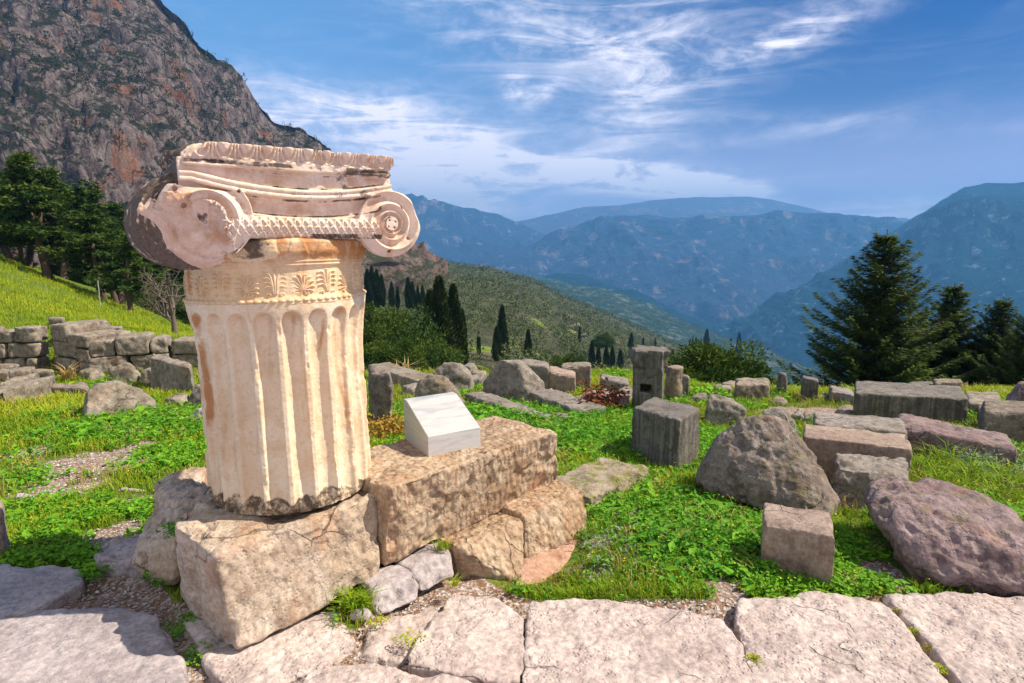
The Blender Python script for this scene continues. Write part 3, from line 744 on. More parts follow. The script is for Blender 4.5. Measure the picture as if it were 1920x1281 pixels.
def column():
    root = bpy.data.objects.new('fluted_column', None); COL.objects.link(root); root.location = (CX, CY, ZB)
    root.matrix_world = Matrix.Translation((CX, CY, ZB)) @ TILT
    tag(root, 'cream marble column stump with deep flutes and a carved band of palmettes, standing on tan blocks', 'column')
    # shaft: z 0 .. .93
    na = NF * 30; nz = 460; th = np.linspace(0, 2 * math.pi, na, endpoint=False); z = np.linspace(0, .925, nz)
    T, Z = np.meshgrid(th, z, indexing='ij'); T = T.ravel(); Z = Z.ravel()
    ph = ((T * NF / (2 * math.pi) + .35) % 1) - .5                       # across one flute
    idx = np.floor(T * NF / (2 * math.pi) + .35).astype(int) % NF
    r0 = .377 - .012 * Z + .028 * sstep(Z, .62, .93) ** 2
    half = .405 - .02 * np.sin(Z * 3)
    a = ph / half
    top = .895 - (1 - np.sqrt(np.clip(1 - a * a, 0, 1))) * .042
    body = np.sqrt(np.clip(1 - a * a, 0, 1))
    tip = sstep(top - Z, 0.0, .03)
    depth = .034 * body * tip * (.6 + .4 * sstep(Z, .0, .06))
    P = np.stack([np.cos(T) * .38, np.sin(T) * .38, Z], 1)
    wear = fbm(P * np.array((6, 6, 3)), 4, 51) ; lown = fbm(P * np.array((2, 2, 1.2)), 3, 57)
    # arrises worn down, more on the left side and low down
    side = sstep(-np.cos(T), .2, .95)
    worn = np.clip(.30 * sstep(wear, .0, .5) + .42 * side * sstep(lown, -.5, .3) + .3 * sstep(Z, .45, .05) * sstep(wear, -.1, .4), 0, .92)
    ridge = np.clip(1 - np.abs(np.abs(a) - 1) / .5, 0, 1) + (np.abs(a) > 1)
    chipn = np.clip(fbm(P * np.array((26, 26, 11)), 4, 63) * 2.4 - .25, 0, 1) * sstep(Z, .86, .78)
    r = r0 - depth * (1 - .55 * worn) - .011 * worn * np.clip(ridge, 0, 1) - .010 * chipn * np.clip(ridge, 0, 1)
    # broken foot
    foot = .066 + .030 * fbm(np.stack([np.cos(T) * 3, np.sin(T) * 3, 0 * T], 1), 4, 71) + .02 * fbm(np.stack([np.cos(T) * 12, np.sin(T) * 12, 0 * T], 1), 3, 77)
    r = r - .004 * sstep(foot - Z, 0, .015) - .022 * sstep(.035 + .35 * (foot - .066) - Z, 0, .035) * np.clip(ridge, .2, 1)
    r = r + .0016 * fbm(P * 40, 3, 81) + .004 * fbm(P * 5, 3, 85)
    # crust and stain
    tint = -(.50 + .25 * wear) * sstep(foot + .016 * (1 - np.abs(a)) - Z, -.012, .012) * (Z < .2)
    st = np.zeros_like(Z)
    for aa, z0, z1, w, s_ in ((-2.36, .30, .90, .045, 1.2), (-2.18, .45, .88, .028, 1.3), (-1.92, .1, .9, .02, .35), (-1.35, .55, .9, .03, .35), (-.45, .25, .62, .035, .5), (-.75, .62, .86, .02, .7), (-1.6, .2, .5, .02, .25), (-2.7, .1, .9, .06, .5), (-2.05, .05, .5, .03, .3), (-1.1, .7, .89, .03, .45), (-.25, .1, .45, .04, .4)):
        dth = (T - (aa % (2 * math.pi)) + math.pi) % (2 * math.pi) - math.pi
        dth = dth + .03 * np.sin(Z * 14 + aa)
        st += s_ * np.exp(-(dth / w) ** 2) * sstep(Z, z0, z0 + .15) * sstep(z1 - Z, 0, .05)
    st += .45 * sstep(Z, .82, .90) * (depth > .004) * (body > .2)
    tint = np.where(tint < -.05, tint, np.clip(st, 0, 1))
    V = np.stack([np.cos(T) * r, np.sin(T) * r, Z], 1)
    I, J = np.meshgrid(np.arange(na), np.arange(nz - 1), indexing='ij'); a0 = (I * nz + J).ravel(); b0 = (((I + 1) % na) * nz + J).ravel()
    Q = np.stack([a0, b0, b0 + 1, a0 + 1], 1)
    V = np.concatenate([V, [[0, 0, .0], [0, 0, .925]]]); tint = np.concatenate([tint, [0, 0]])
    cb = np.stack([np.full(na, len(V) - 2), ((np.arange(na) + 1) % na) * nz, np.arange(na) * nz, np.arange(na) * nz], 1)
    me = make_mesh('shaft', V, Q, tint=tint); link('shaft', me, M['shaft'], root)
    # band: z .915 .. 1.20
    na = NF * 64; nz = 300; th = np.linspace(0, 2 * math.pi, na, endpoint=False); z = np.linspace(.915, 1.215, nz)
    T, Z = np.meshgrid(th, z, indexing='ij'); T = T.ravel(); Z = Z.ravel()
    r = np.full_like(Z, .392) - .010 * sstep(Z, .93, .96) + .014 * sstep(Z, 1.06, 1.10)
    bz = .934; ball = ((T * NF * 3.5 / (2 * math.pi)) % 1) - .5
    bead = np.sqrt(np.clip(1 - (ball / .42) ** 2 - ((Z - bz) / .0085) ** 2, 0, 1)); r = r + .009 * bead + .002 * np.exp(-((Z - .921) / .005) ** 2)
    tu = (T * NF / (2 * math.pi) + .35 - .5) % 2; relief = bil(PAL, tu / 2, (Z - .948) / .118)
    mk = sstep(Z, .945, .95) * sstep(1.068 - Z, 0, .004); P = np.stack([np.cos(T) * .38, np.sin(T) * .38, Z], 1)
    keep = sstep(fbm(P * 5, 3, 91), -.65, -.2)
    r = r + .0085 * relief * mk * keep
    r = r + .007 * np.exp(-((Z - 1.078) / .006) ** 2) + .004 * np.exp(-((Z - 1.092) / .004) ** 2)
    eg = ((T * NF / (2 * math.pi)) % 1) - .5; ez = (Z - 1.135) / .035
    r = r + .020 * sstep(Z, 1.095, 1.14) * (1 - .25 * sstep(np.abs(eg) - .33 + .1 * ez, -.05, .05)) + .008 * np.clip(fbm(P * 14, 4, 95), -.5, 1) * sstep(Z, 1.08, 1.11)
    r = r - .03 * sstep(Z, 1.17, 1.2) + .0014 * fbm(P * 45, 3, 97)
    blk = -.62 * sstep(Z, 1.09, 1.12) * np.exp(-(((T - (4.85)) / .20) ** 2)) - .5 * np.exp(-((Z - 1.101) / .006) ** 2) * sstep(fbm(P * 8, 3, 99), -.1, .3)
    org = .9 * sstep(Z, 1.06, 1.12) + .55 * sstep(-np.cos(T + .1), .35, .95) + .9 * np.exp(-((T - (2 * math.pi - 2.36)) / .05) ** 2) * sstep(Z, .93, .97)
    tint = np.where(blk < -.15, blk, np.clip(org * .8, 0, .9))
    V = np.stack([np.cos(T) * r, np.sin(T) * r, Z], 1)
    I, J = np.meshgrid(np.arange(na), np.arange(nz - 1), indexing='ij'); a0 = (I * nz + J).ravel(); b0 = (((I + 1) % na) * nz + J).ravel()
    me = make_mesh('carved_neck', V, np.stack([a0, b0, b0 + 1, a0 + 1], 1), tint=tint); link('carved_neck', me, M['neck'], root)


column()


# ------------------------------------------------------------------ capital (signed distance field)
def capital():
    TH = R(33); h = .0036
    ax = [np.arange(a, b, h, dtype=np.float32) for a, b in ((-.72, .57), (-.45, .43), (-.06, .455))]
    X, Y, Z = np.meshgrid(*ax, indexing='ij')          # Z is above the volutes' underside
    def smin(a, b, k):
        q = np.clip(.5 + .5 * (b - a) / k, 0, 1); return b + (a - b) * q - k * q * (1 - q)
    def box(x0, x1, y0, y1, z0, z1, r=.004):
        dx = np.abs(X - (x0 + x1) / 2) - (x1 - x0) / 2 + r; dy = np.abs(Y - (y0 + y1) / 2) - (y1 - y0) / 2 + r; dz = np.abs(Z - (z0 + z1) / 2) - (z1 - z0) / 2 + r
        o_ = np.sqrt(np.maximum(dx, 0) ** 2 + np.maximum(dy, 0) ** 2 + np.maximum(dz, 0) ** 2); return o_ + np.minimum(np.maximum(dx, np.maximum(dy, dz)), 0) - r
    YF = -.385
    # front relief of the body as a recess depth over (x, z)
    s2 = (X / .36) ** 2; sag = .040 * (1 - np.clip(s2, 0, 1.3))
    zz = Z + sag - .04
    rec = np.zeros_like(X)
    rec += .030 * sstep(zz, .350, .343) * 1.0                     # plain field under the top fillet
    rec -= .022 * (sstep(zz, .282, .276) * sstep(zz, .238, .244))          # double fillet
    rec += .007 * np.exp(-((zz - .260) / .004) ** 2)
    rec += (.012 + .010 * np.sin(np.clip((zz - .175) / .065, 0, 1) * math.pi)) * sstep(zz, .243, .236) * sstep(zz, .170, .176)
    rec += .012 * np.exp(-((zz - .172) / .0035) ** 2)
    rec += .010 * sstep(zz, .172, .150)
    body = box(-.37, .37, -.36, .36, .085, .40)
    front = YF + rec
    body = np.maximum(np.maximum(box(-.455, .385, -.44, .36, .085, .385), (front - Y)), -(X + .385) - 2.5 * np.maximum(Z - .23, 0))
    # leaf band with overlapping leaves
    lz = (Z - .125) / .042; bandr = np.sqrt(np.clip(1 - lz * lz, 0, 1))
    px_ = X / .033; rowA = np.abs(((px_ + .9 * lz) % 1) - .5) * 2; rowB = np.abs(((px_ - .9 * lz + .5) % 1) - .5) * 2
    leaf = .010 * (np.minimum(rowA, rowB) < .22) + .006 * np.maximum(rowA, rowB) * (lz > 0) - .006 * (np.abs(lz - .75) < .18) * (rowA > .7)
    band = np.maximum(np.maximum(YF + .022 - .024 * bandr - leaf - Y, np.abs(Z - .125) - .043), np.maximum(np.abs(X) - .31, Y))
    body = np.minimum(body, band)
    # abacus with egg and dart
    az0, az1 = .352, .438
    prof = .030 * np.sqrt(np.clip((Z - az0 - .018) / (az1 - az0 - .022), 0, 1))
    ex = ((X + .02) / .079) % 1 - .5; ez = (Z - (az1 + .004)) / .062
    egg = np.sqrt((ex / .40) ** 2 + ez ** 2)
    eggr = .024 * np.sqrt(np.clip(1 - (egg / .66) ** 2, 0, 1)) + .014 * np.exp(-((egg - .95) / .10) ** 2) + .012 * np.exp(-((np.abs(ex) - .5) / .05) ** 2) * (ez > -1) - .016
    eggr = np.where((Z > az0 + .018), eggr, 0)
    exy = ((Y + .02) / .079) % 1 - .5; eggy = np.sqrt((exy / .30) ** 2 + ez ** 2)
    eggry = np.where(Z > az0 + .018, np.where(eggy < .78, .010, 0) + .008 * np.exp(-((eggy - 1.02) / .10) ** 2) - .010, 0)
    fil = .006 * np.exp(-((Z - az0 - .006) / .006) ** 2)
    bx = .395 + prof + eggry + fil - .02; by0 = .395 + prof + eggr + fil - .02
    aba = np.maximum(np.maximum(np.abs(X + .03) - bx - .03, np.maximum(-by0 - Y, Y - .375)), np.maximum(az0 - Z, Z - az1))
    d = smin(body, aba, .004)
    # bolsters and volutes
    for sx_, R0 in ((-1, .172), (1, .146)):
        cx_, cz_ = (-.375 if sx_ < 0 else .372), (.158 if sx_ < 0 else .148)
        rx, rz = (X - cx_), (Z - cz_); rr = np.sqrt(rx * rx + rz * rz); an = np.arctan2(rz, rx * sx_)
        yy = (Y + .385) / .76
        rb = np.sqrt((X - cx_ + .052 * sstep(Y, -.36, -.22)) ** 2 + (rz + .012 * sstep(Y, -.36, -.22)) ** 2) if sx_ < 0 else rr
        rp = R0 + (.014 * sstep(Y, -.36, -.25) if sx_ < 0 else 0) - (.018 if sx_ < 0 else .045) * np.sin(np.clip((yy - .06) / .88, 0, 1) * math.pi) ** .8
        rings = (.013 if sx_ < 0 else .007) * np.abs(np.sin(yy * math.pi * 11)) ** .6 + .004 * np.sin(an * 40) * (np.abs(((yy * 11) % 2) - 1) < .45)
        bol = np.maximum(rb - rp - rings * sstep(yy, .05, .1) * sstep(yy, .97, .93), np.maximum((-.345 + .9 * np.maximum(rb - .12, 0) + .006 * np.sin(rb * 260) if sx_ < 0 else -.385) - Y, Y - .375))
        # spiral channel on the front: from the outside in, radius shrinking by a constant factor a turn
        turns = (math.pi * .5 - an) / (2 * math.pi)
        lr = np.log(np.clip(rr, .012, 1) / R0) / math.log(.62)     # 0 at the rim, 1 a turn further in
        phs = (lr - (turns % 1)) % 1
        chan = .021 * np.sin(np.clip((phs - .14) / .86, 0, 1) * math.pi) ** .9
        rim = .006 * np.sin(np.clip(phs / .16, 0, 1) * math.pi)
        eye = rr < .030
        fr = np.where(eye, -.003, chan - rim)
        fr = fr + .05 * sstep(rr, R0 - .004, R0 + .02)
        for q in range(4): fr = np.where(np.hypot(rx - .019 * math.cos(q * 1.57 + .6), rz - .019 * math.sin(q * 1.57 + .6)) < .0034, .012, fr)
        vol = np.maximum(bol, (YF - .005 + fr) - Y)
        disc = np.maximum(np.maximum(rr - R0 + .012 * (fr > .02), (YF - .005 + fr) - Y), Y + .33)
        if sx_ < 0:
            top_ = Z - .262 - .10 * np.maximum(-.30 - X, 0); disc = np.maximum(disc, top_); vol = np.maximum(vol, np.minimum(top_, 9) * (Y < -.34) - 9 * (Y >= -.34))
        v_ = np.minimum(vol, disc)
        d = smin(d, v_, .012)
    # shallow drilled holes
    for hx, hz_ in ((-.445, .205), (-.47, .262), (-.25, .262), (.325, .215), (.425, .222), (.262, .262), (.455, .085), (.36, .03)):
        d = np.maximum(d, -np.maximum(np.hypot(X - hx, Z - hz_) - .0075, Y + .355))
    # breaks
    P3 = None
    lowx = (np.sin(X * 21 + Z * 13) + np.sin(Z * 33 + Y * 17 + 2) + np.sin(Y * 27 - X * 15)) * .006
    def cut(n, pnt):
        n = np.array(n, float); n /= np.linalg.norm(n); return n[0] * (X - pnt[0]) + n[1] * (Y - pnt[1]) + n[2] * (Z - pnt[2]) + lowx
    def smax(a, b, k): return -smin(-a, -b, k)
    left = cut((-.42, -.72, -.56), (-.36, -.40, .172)) + 1.6 * lowx - .9 * np.maximum(X + .33, 0)
    left = left - 2.2 * np.maximum(Y + .30, 0)
    d = smax(d, left, .006)
    d = smax(d, cut((-.85, -.50, .15), (-.530, -.36, .2)) - 2.0 * np.maximum(Y + .31, 0), .02)
    d = smax(d, cut((-.50, -.20, .85), (-.345, -.41, .434)), .012)           # front left corner of the abacus
    d = smax(d, cut((.80, -.2, -.55), (.505, -.38, .075)), .02)
    d = smax(d, cut((.9, -.1, .42), (.515, -.38, .19)), .015)
    d = smax(d, cut((.85, -.45, .3), (.415, -.40, .425)), .01)
    lo_ = (-.72, -.45, -.06)
    V, Q = surfnets(d.astype(np.float32), lo_, h)
    N = vnormals(V, Q)
    front_z = V[:, 1] < -.33
    disp = .0045 * fbm(V * 6, 3, 201) + .0012 * fbm(V * 48, 3, 205)
    lump = sstep(V[:, 0], -.24, -.34) * sstep(V[:, 2], .34, .28)
    lm = lump * sstep(fbm(V * 7 + 3, 3, 207), -.25, .15) * (V[:, 1] < -.30)
    disp -= .010 * lm * sstep(.30 - V[:, 2], -.02, .1)
    edge = np.clip(fbm(V * 16, 4, 209) * 2 - .35, 0, 1); disp -= .008 * edge * (V[:, 2] > .35)
    V = V + N * disp[:, None].astype(np.float32)
    # crusts: left bolster black, groove lines black, band under the eggs
    P = V
    nz = fbm(P * 9, 4, 211)
    k = np.zeros(len(V))
    k = np.maximum(k, (.95 + .3 * nz + .35 * np.sin(np.hypot(P[:, 0] + .435, P[:, 2] - .146) * 260 + 1.2)) * sstep(P[:, 1], -.345, -.32) * (P[:, 0] < -.36))
    sagv = .040 * (1 - np.clip((P[:, 0] / .36) ** 2, 0, 1.3)); zf = P[:, 2] + sagv - .04
    fr_ = (P[:, 1] < -.33) & (np.abs(P[:, 0]) < .33)
    for z_, w_, a_ in ((.284, .0045, .9), (.235, .0045, .9), (.172, .004, 1.1), (.335, .004, .5), (.26, .02, .35)):
        k = np.maximum(k, a_ * np.exp(-((zf - z_) / w_) ** 2) * fr_ * sstep(P[:, 0] + .25 + .3 * nz, 0, .3))
    k = np.maximum(k, .8 * np.exp(-((P[:, 2] - .36) / .013) ** 2) * (P[:, 1] < -.33) * sstep(P[:, 0] + .5 * nz, -.05, .2) * (np.abs(P[:, 0]) < .42))
    k = np.maximum(k, .8 * np.exp(-((P[:, 0] - .165 + .2 * (P[:, 2] - .3)) / .020) ** 2) * sstep(P[:, 2], .27, .30) * sstep(.37 - P[:, 2], 0, .02) * (P[:, 1] < -.3))
    k = np.maximum(k, .75 * sstep(P[:, 2], .385, .37) * sstep(P[:, 2], .355, .365) * (P[:, 1] < -.36) * (.6 + nz))
    k = np.maximum(k, .6 * (np.abs(P[:, 2] - .092) < .01) * fr_ * sstep(P[:, 0] + .4 * nz, -.1, .1))
    brk = (P @ (np.array((-.42, -.72, -.56)) / .9925) - (np.array((-.36, -.40, .172)) @ (np.array((-.42, -.72, -.56)) / .9925)))
    brk = brk - .9 * np.maximum(P[:, 0] + .33, 0)
    brk = brk - 2.2 * np.maximum(P[:, 1] + .30, 0)
    onb = (brk > -.028) & (P[:, 0] < -.2) & (P[:, 2] < .25) & (P[:, 1] < -.285)
    k = np.where(onb, 0, k)
    V = V + N * (onb * (.006 * fbm(P * 22, 4, 231) + .003 * fbm(P * 60, 3, 233)))[:, None]
    org = .62 * onb * np.clip(.75 + nz, 0, 1) + .5 * (P[:, 1] > -.335) * (P[:, 0] < 0) * (1 - onb) + .35 * sstep(P[:, 2], .33, .36) * (.6 + nz)
    k = np.minimum(k, .52 + .45 * (P[:, 1] > -.33) * (P[:, 0] < -.4)) * np.clip(1 + .8 * fbm(P * 20, 3, 235), .2, 1.3)
    groove = (P[:, 1] > -.372) * (P[:, 1] < -.33) * (np.abs(P[:, 0]) < .36) * .45 * np.clip(.7 + nz, 0, 1)  # brown-orange shading of the recesses painted into the colour
    org = np.maximum(org, groove)
    tint = np.where(k > .12, -k, np.clip(org, 0, .7))
    me = make_mesh('ionic_capital', V, Q, tint=tint)
    o = link('ionic_capital', me, M['capital'])
    mw = Matrix.Translation((CX - .028 + .05 * math.cos(TH), CY - .01 + .05 * math.sin(TH), 1.545)) @ Matrix.Rotation(TH, 4, 'Z')
    o.matrix_world = mw
    tag(o, 'rosy marble capital with one whole spiral volute and one broken, on the fluted column', 'capital')


capital()


# ------------------------------------------------------------------ blocks the column stands on
ZT = .45
def zp(u, v, z): return tuple(at_z(u, v, z))


def prism(top, bot): return list(top) + list(bot)


top = [zp(400, 1040, .425), zp(322, 985, .435), zp(338, 950, .44), (-1.52, 2.98, .435), (-1.15, 3.45, .435), (-.80, 3.30, .445), zp(712, 922, .445)]
bot = [zp(440, 1236, 0), zp(432, 1228, 0), zp(335, 1130, .0), (-1.5, 2.9, 0), (-1.1, 3.4, 0), (-.8, 3.25, 0), zp(716, 1084, .05)]
rock('base_block', 'big cream and tan limestone block directly under the fluted column, its corner chipped low down', 'stone block', prism(top, bot), M['tan_pale'], .024, .009, h=.0075, seed=1, chip=.03, fine=.0035, grain=1.5)
tl = np.array(zp(733, 916, .50)); tr = np.array(zp(1049, 806, .50)); dd = tr - tl; nn = np.array((-dd[1], dd[0], 0)) / np.linalg.norm(dd[:2])
bl = np.array(zp(722, 1070, .07)); br = np.array(zp(1052, 905, .12))
top = [tl, tr, tr + nn * .52 - dd * .02, tl + nn * .60]; top = [tuple(q) for q in top]
bot = [tuple(bl), tuple(br), tuple(br + nn * .5), tuple(bl + nn * .55)]
hole = (zp(902, 848, .5)[0], zp(902, 848, .5)[1], .5, .025, .018, .05)
rock('long_block', 'long tan limestone block with pecked face, carrying the white marble plinth', 'stone block', prism(top, bot), M['tan'], .024, .007, h=.0078, seed=2, chip=.022, fine=.0045, grain=1.8, holes=(hole,))


def face_block(name, label, cat, q, zt, zb, depth, mat, **kw):
    """q: pixels of top-left, top-right, bottom-left, bottom-right corners of the front face"""
    a, b = np.array(zp(*q[0], zt)), np.array(zp(*q[1], zt)); c, d = np.array(zp(*q[2], zb)), np.array(zp(*q[3], zb))
    n = np.array((-(b - a)[1], (b - a)[0], 0)) / np.linalg.norm((b - a)[:2]) * depth
    pts = [tuple(x) for x in (a, b, c, d, a + n, b + n, c + n, d + n)]
    return rock(name, label, cat, pts, M[mat], **kw)


face_block('footing_block', 'upright tan block of the footing at its right end beside the green weeds', 'stone block', ((985, 966), (1098, 915), (992, 1082), (1108, 1028)), .13, -.17, .34, 'tan', rnd=.022, amp=.008, seed=3, chip=.025, fine=.006, grain=1.8)
face_block('footing_block', 'tan footing block between the upright end block and the small kerb stones', 'stone block', ((862, 1030), (985, 972), (862, 1096), (985, 1100)), .10, -.14, .3, 'tan', rnd=.024, amp=.008, seed=4, chip=.03, fine=.006, grain=1.8)
face_block('kerb_stone', 'small grey kerb stone right of the green tuft, left of the two', 'stone', ((695, 1105), (790, 1078), (703, 1165), (795, 1130)), .07, -.03, .2, 'paving_grey', rnd=.03, amp=.02, seed=5, chip=.03, fine=.005)
face_block('kerb_stone', 'small grey kerb stone tucked under the long block, right of its twin', 'stone', ((765, 1070), (855, 1035), (795, 1122), (860, 1092)), .07, -.04, .2, 'paving_grey', rnd=.03, amp=.02, seed=6, chip=.03, fine=.005)
face_block('mortar_footing', 'pinkish mortar footing showing below the footing blocks', 'footing', ((925, 1085), (1112, 1018), (970, 1150), (1122, 1085)), -.09, -.16, .3, 'mortar', rnd=.03, amp=.02, seed=7, chip=.02, fine=.003)
hull_rock('rubble_stone', 'fist sized grey stone lying beside the green tuft at the foot of the column block', 644, 1170, 698, 1172, 1135, .09, 'paving_grey', [(0, 0, 0), (1, 0, 0), (1, 1, 0), (0, 1, 0), (.1, .2, .7), (.9, .1, .6), (.6, .8, 1), (.2, .9, .8)], cat='stone', seed=8, rnd=.03, amp=.008, chip=.01, fine=.003)
# rocks at the left of the base
top = [zp(345, 880, .34), zp(283, 893, .33), zp(290, 915, .33), zp(386, 862, .36), zp(392, 940, .33), zp(300, 935, .31)]
rock('rough_rock', 'rough brown block left of the column foot, the higher of the two beside it', 'rock', [(x, y, z) for x, y, z in top] + [(x, y, -.1) for x, y, z in top], M['tan_pale'], .04, .03, seed=10, chip=.04, fine=.01)
top = [zp(300, 940, .28), zp(255, 1020, .20), zp(262, 1060, .12), zp(345, 950, .33), zp(400, 935, .33), zp(330, 1000, .28)]
rock('rough_rock', 'leaning pitted rock against the left end of the column block, lower of the two', 'rock', [(x, y, z) for x, y, z in top] + [zp(246, 1075, .0), zp(330, 1112, 0), zp(420, 1000, 0), zp(270, 985, 0)], M['tan_pale'], .05, .035, seed=11, chip=.04, fine=.011)
top = [zp(170, 1030, .05), zp(205, 1005, .06), zp(272, 985, .09), zp(268, 1045, .07), zp(180, 1055, .02)]
rock('flat_rock', 'flat grey brown rock lying low in the weeds left of the pitted rock', 'rock', [(x, y, z) for x, y, z in top] + [(x, y, -.1) for x, y, z in top], M['paving_grey'], .03, .02, seed=12, chip=.03, fine=.008)


# ------------------------------------------------------------------ paving slabs
def slab(label, pix, mat, seed, z=.0, th=.16, rnd=.015, amp=.012, fine=.007, chip=.03, dz=None):
    pts = []; cu, cv_ = np.mean([q[0] for q in pix]), np.mean([q[1] for q in pix]); pix = [(u + 6 * np.sign(u - cu), v + (5 if v > cv_ else -4)) for u, v in pix]
    for k, (u, v) in enumerate(pix):
        zz = z + (0 if dz is None else dz[k]); q = zp(u, v, zz); pts.append(q); pts.append((q[0], q[1], z - th))
    return rock('paving_slab', label, 'paving slab', pts, M[mat], rnd, amp, h=.009, seed=seed, chip=chip, fine=fine, lowf=1.6, group='slabs of the ancient paved road')


slab('grey worn paving slab filling the bottom left corner', [(-500, 1190), (60, 1150), (235, 1135), (300, 1165), (372, 1300), (330, 1560), (-500, 1560)], 'paving_grey', 21, z=.0)
slab('grey paving slab reaching the left edge above the corner slab', [(-300, 1065), (30, 1058), (158, 1068), (150, 1095), (60, 1138), (-300, 1200)], 'paving_grey', 22, z=.01)
slab('cream paving slab cut off by the bottom edge near the middle', [(545, 1300), (610, 1238), (700, 1240), (880, 1278), (1000, 1500), (500, 1500)], 'paving', 23, z=.03)
slab('humped cream paving slab with round back edge below the footing', [(855, 1112), (930, 1122), (975, 1160), (985, 1215), (970, 1270), (930, 1275), (765, 1240), (790, 1190), (850, 1165)], 'paving', 24, z=.02)
slab('wide pale paving slab at the bottom centre', [(1000, 1132), (1080, 1122), (1240, 1132), (1350, 1165), (1412, 1240), (1450, 1330), (1450, 1500), (985, 1500), (980, 1290), (990, 1190)], 'paving', 25, z=.02, amp=.016, fine=.010)
slab('pinkish paving slab right of the widest one, in front of the square block', [(1392, 1118), (1500, 1112), (1635, 1122), (1700, 1185), (1800, 1300), (1900, 1500), (1490, 1500), (1430, 1280), (1383, 1180)], 'paving', 26, z=.03, amp=.016, fine=.010)
slab('pale rippled paving slab running out of the bottom right corner', [(1665, 1118), (1800, 1112), (2000, 1118), (2600, 1150), (2600, 1560), (2050, 1560), (1840, 1290), (1720, 1175)], 'paving', 27, z=.04, amp=.020, fine=.012)
slab('low rough slab with gravel around it under the kerb stones', [(668, 1225), (700, 1175), (800, 1140), (850, 1160), (800, 1195), (760, 1238)], 'paving', 28, z=-.02, amp=.02)
slab('rough foundation slab under the corner of the column block', [(352, 1155), (420, 1130), (640, 1150), (668, 1200), (560, 1262), (440, 1300), (400, 1250), (345, 1180)], 'paving', 29, z=.0, amp=.02, fine=.008)


# ------------------------------------------------------------------ white plinth
M['white'] = None
def white_marble():
    m, t, p = new_mat('white_veined_marble'); v = objvec(t, False)
    n = t.noise(t.vmath('MULTIPLY', v, (2.5, 2.5, 30)), 1.6, 6, .6, .6); n2 = t.noise(v, 40, 4, .6)
    col = t.mix(t.ss(n, .45, .68), (.50, .495, .48), (.36, .37, .40)); col = t.mix(t.ss(n2, .5, .7, 0, .2), col, (.6, .57, .5))
    t.set(p.inputs['Base Color'], col); p.inputs['Roughness'].default_value = .45; t.l.new(t.bump(n2, .15, .002), p.inputs['Normal']); return m


M['white'] = white_marble()
zt = .497
fl, fr, bk = np.array(zp(803, 858, zt)), np.array(zp(901, 838, zt)), np.array(zp(765, 828, zt))
e1 = fr - fl; e2 = bk - fl; e2 = e2 * 1.18
fh = hgt(fl, 819); bh = hgt(bk, 752)
bm = bmesh.new(); loc = fl
c0, c1 = np.zeros(3), e1; up = np.array((0, 0, 1))
side = [np.zeros(3), e2, e2 + up * bh, e2 * .86 + up * bh, up * fh]
va = [bm.verts.new(s_) for s_ in side]; vb = [bm.verts.new(s_ + e1) for s_ in side]
bm.faces.new(va); bm.faces.new(vb[::-1])
for i in range(5): bm.faces.new((va[i], vb[i], vb[(i + 1) % 5], va[(i + 1) % 5]))
bmesh.ops.recalc_face_normals(bm, faces=bm.faces[:])
bmesh.ops.bevel(bm, geom=bm.edges[:], offset=.004, segments=3, affect='EDGES', profile=.6)
me = bpy.data.meshes.new('marble_plinth'); bm.to_mesh(me); bm.free()
o = link('marble_plinth', me, M['white'], loc=tuple(loc)); tag(o, 'blank white marble plinth with slanted top standing on the long tan block', 'plinth')

# ------------------------------------------------------------------ stones strewn over the terrace
FLAT = [(0, 0, -.1), (1, 0, -.1), (1, 1, -.1), (0, 1, -.1)]


def S(*pts): return FLAT + list(pts)


gblock('grey_cube', 'big dark grey cube block with streaked sides and slot, behind the mossy block', 1181, 856, 1271, 888, 772, .50, 'grey_dark', vtR=786, yaw=-24, rnd=.018, amp=.006, seed=31, chip=.02, cat='stone block')
gblock('square_block', 'small pinkish brown square block standing in clover in front of the big boulder', 1425, 1072, 1559, 1112, 982, .30, 'cube_pink', vtR=997, rnd=.016, amp=.006, seed=32, chip=.018, fine=.003)
hull_rock('boulder', 'large rounded grey brown boulder with pointed top behind the small square block', 1272, 935, 1576, 988, 772, .95, 'boulder',
          [(.04, .1, .05), (.96, -.05, -.02), (1.0, .5, .15), (.9, .95, -.1), (.1, .9, -.1), (0, .5, .15), (.26, .25, .86), (.36, .3, 1.0), (.52, .35, .98), (.58, .6, .96), (.14, .5, .72), (.80, .15, .66), (.97, .25, .28), (.06, .1, .34), (.7, .6, .72), (.5, -.08, .1), (.85, -.12, .25), (.25, .02, .45)], seed=33, amp=.03, rnd=.09, chip=.03, fine=.012)
hull_rock('boulder', 'massive purple brown boulder leaning at the right edge in front of the tall weeds', 1690, 1108, 2010, 1140, 928, .95, 'purple',
          [(.1, .1, -.1), (1, 0, -.1), (1, 1, -.1), (.2, 1, -.1), (-.14, .35, .62), (-.12, .45, .55), (.08, .25, .98), (.35, .35, 1.02), (.72, .15, .90), (1.05, .2, .72), (.0, .05, .35), (.05, .9, .8), (.6, .9, .95), (1.1, .7, .7), (.28, -.04, .2), (.9, -.1, .3)], seed=34, amp=.035, rnd=.08, chip=.03, fine=.013)
gblock('mossy_block', 'low yellowish block with crumbling mossy top right of the footing', 1108, 962, 1222, 906, 916, .42, 'mossy', vtR=872, perp=True, rnd=.03, amp=.03, seed=35, chip=.05, fine=.012)


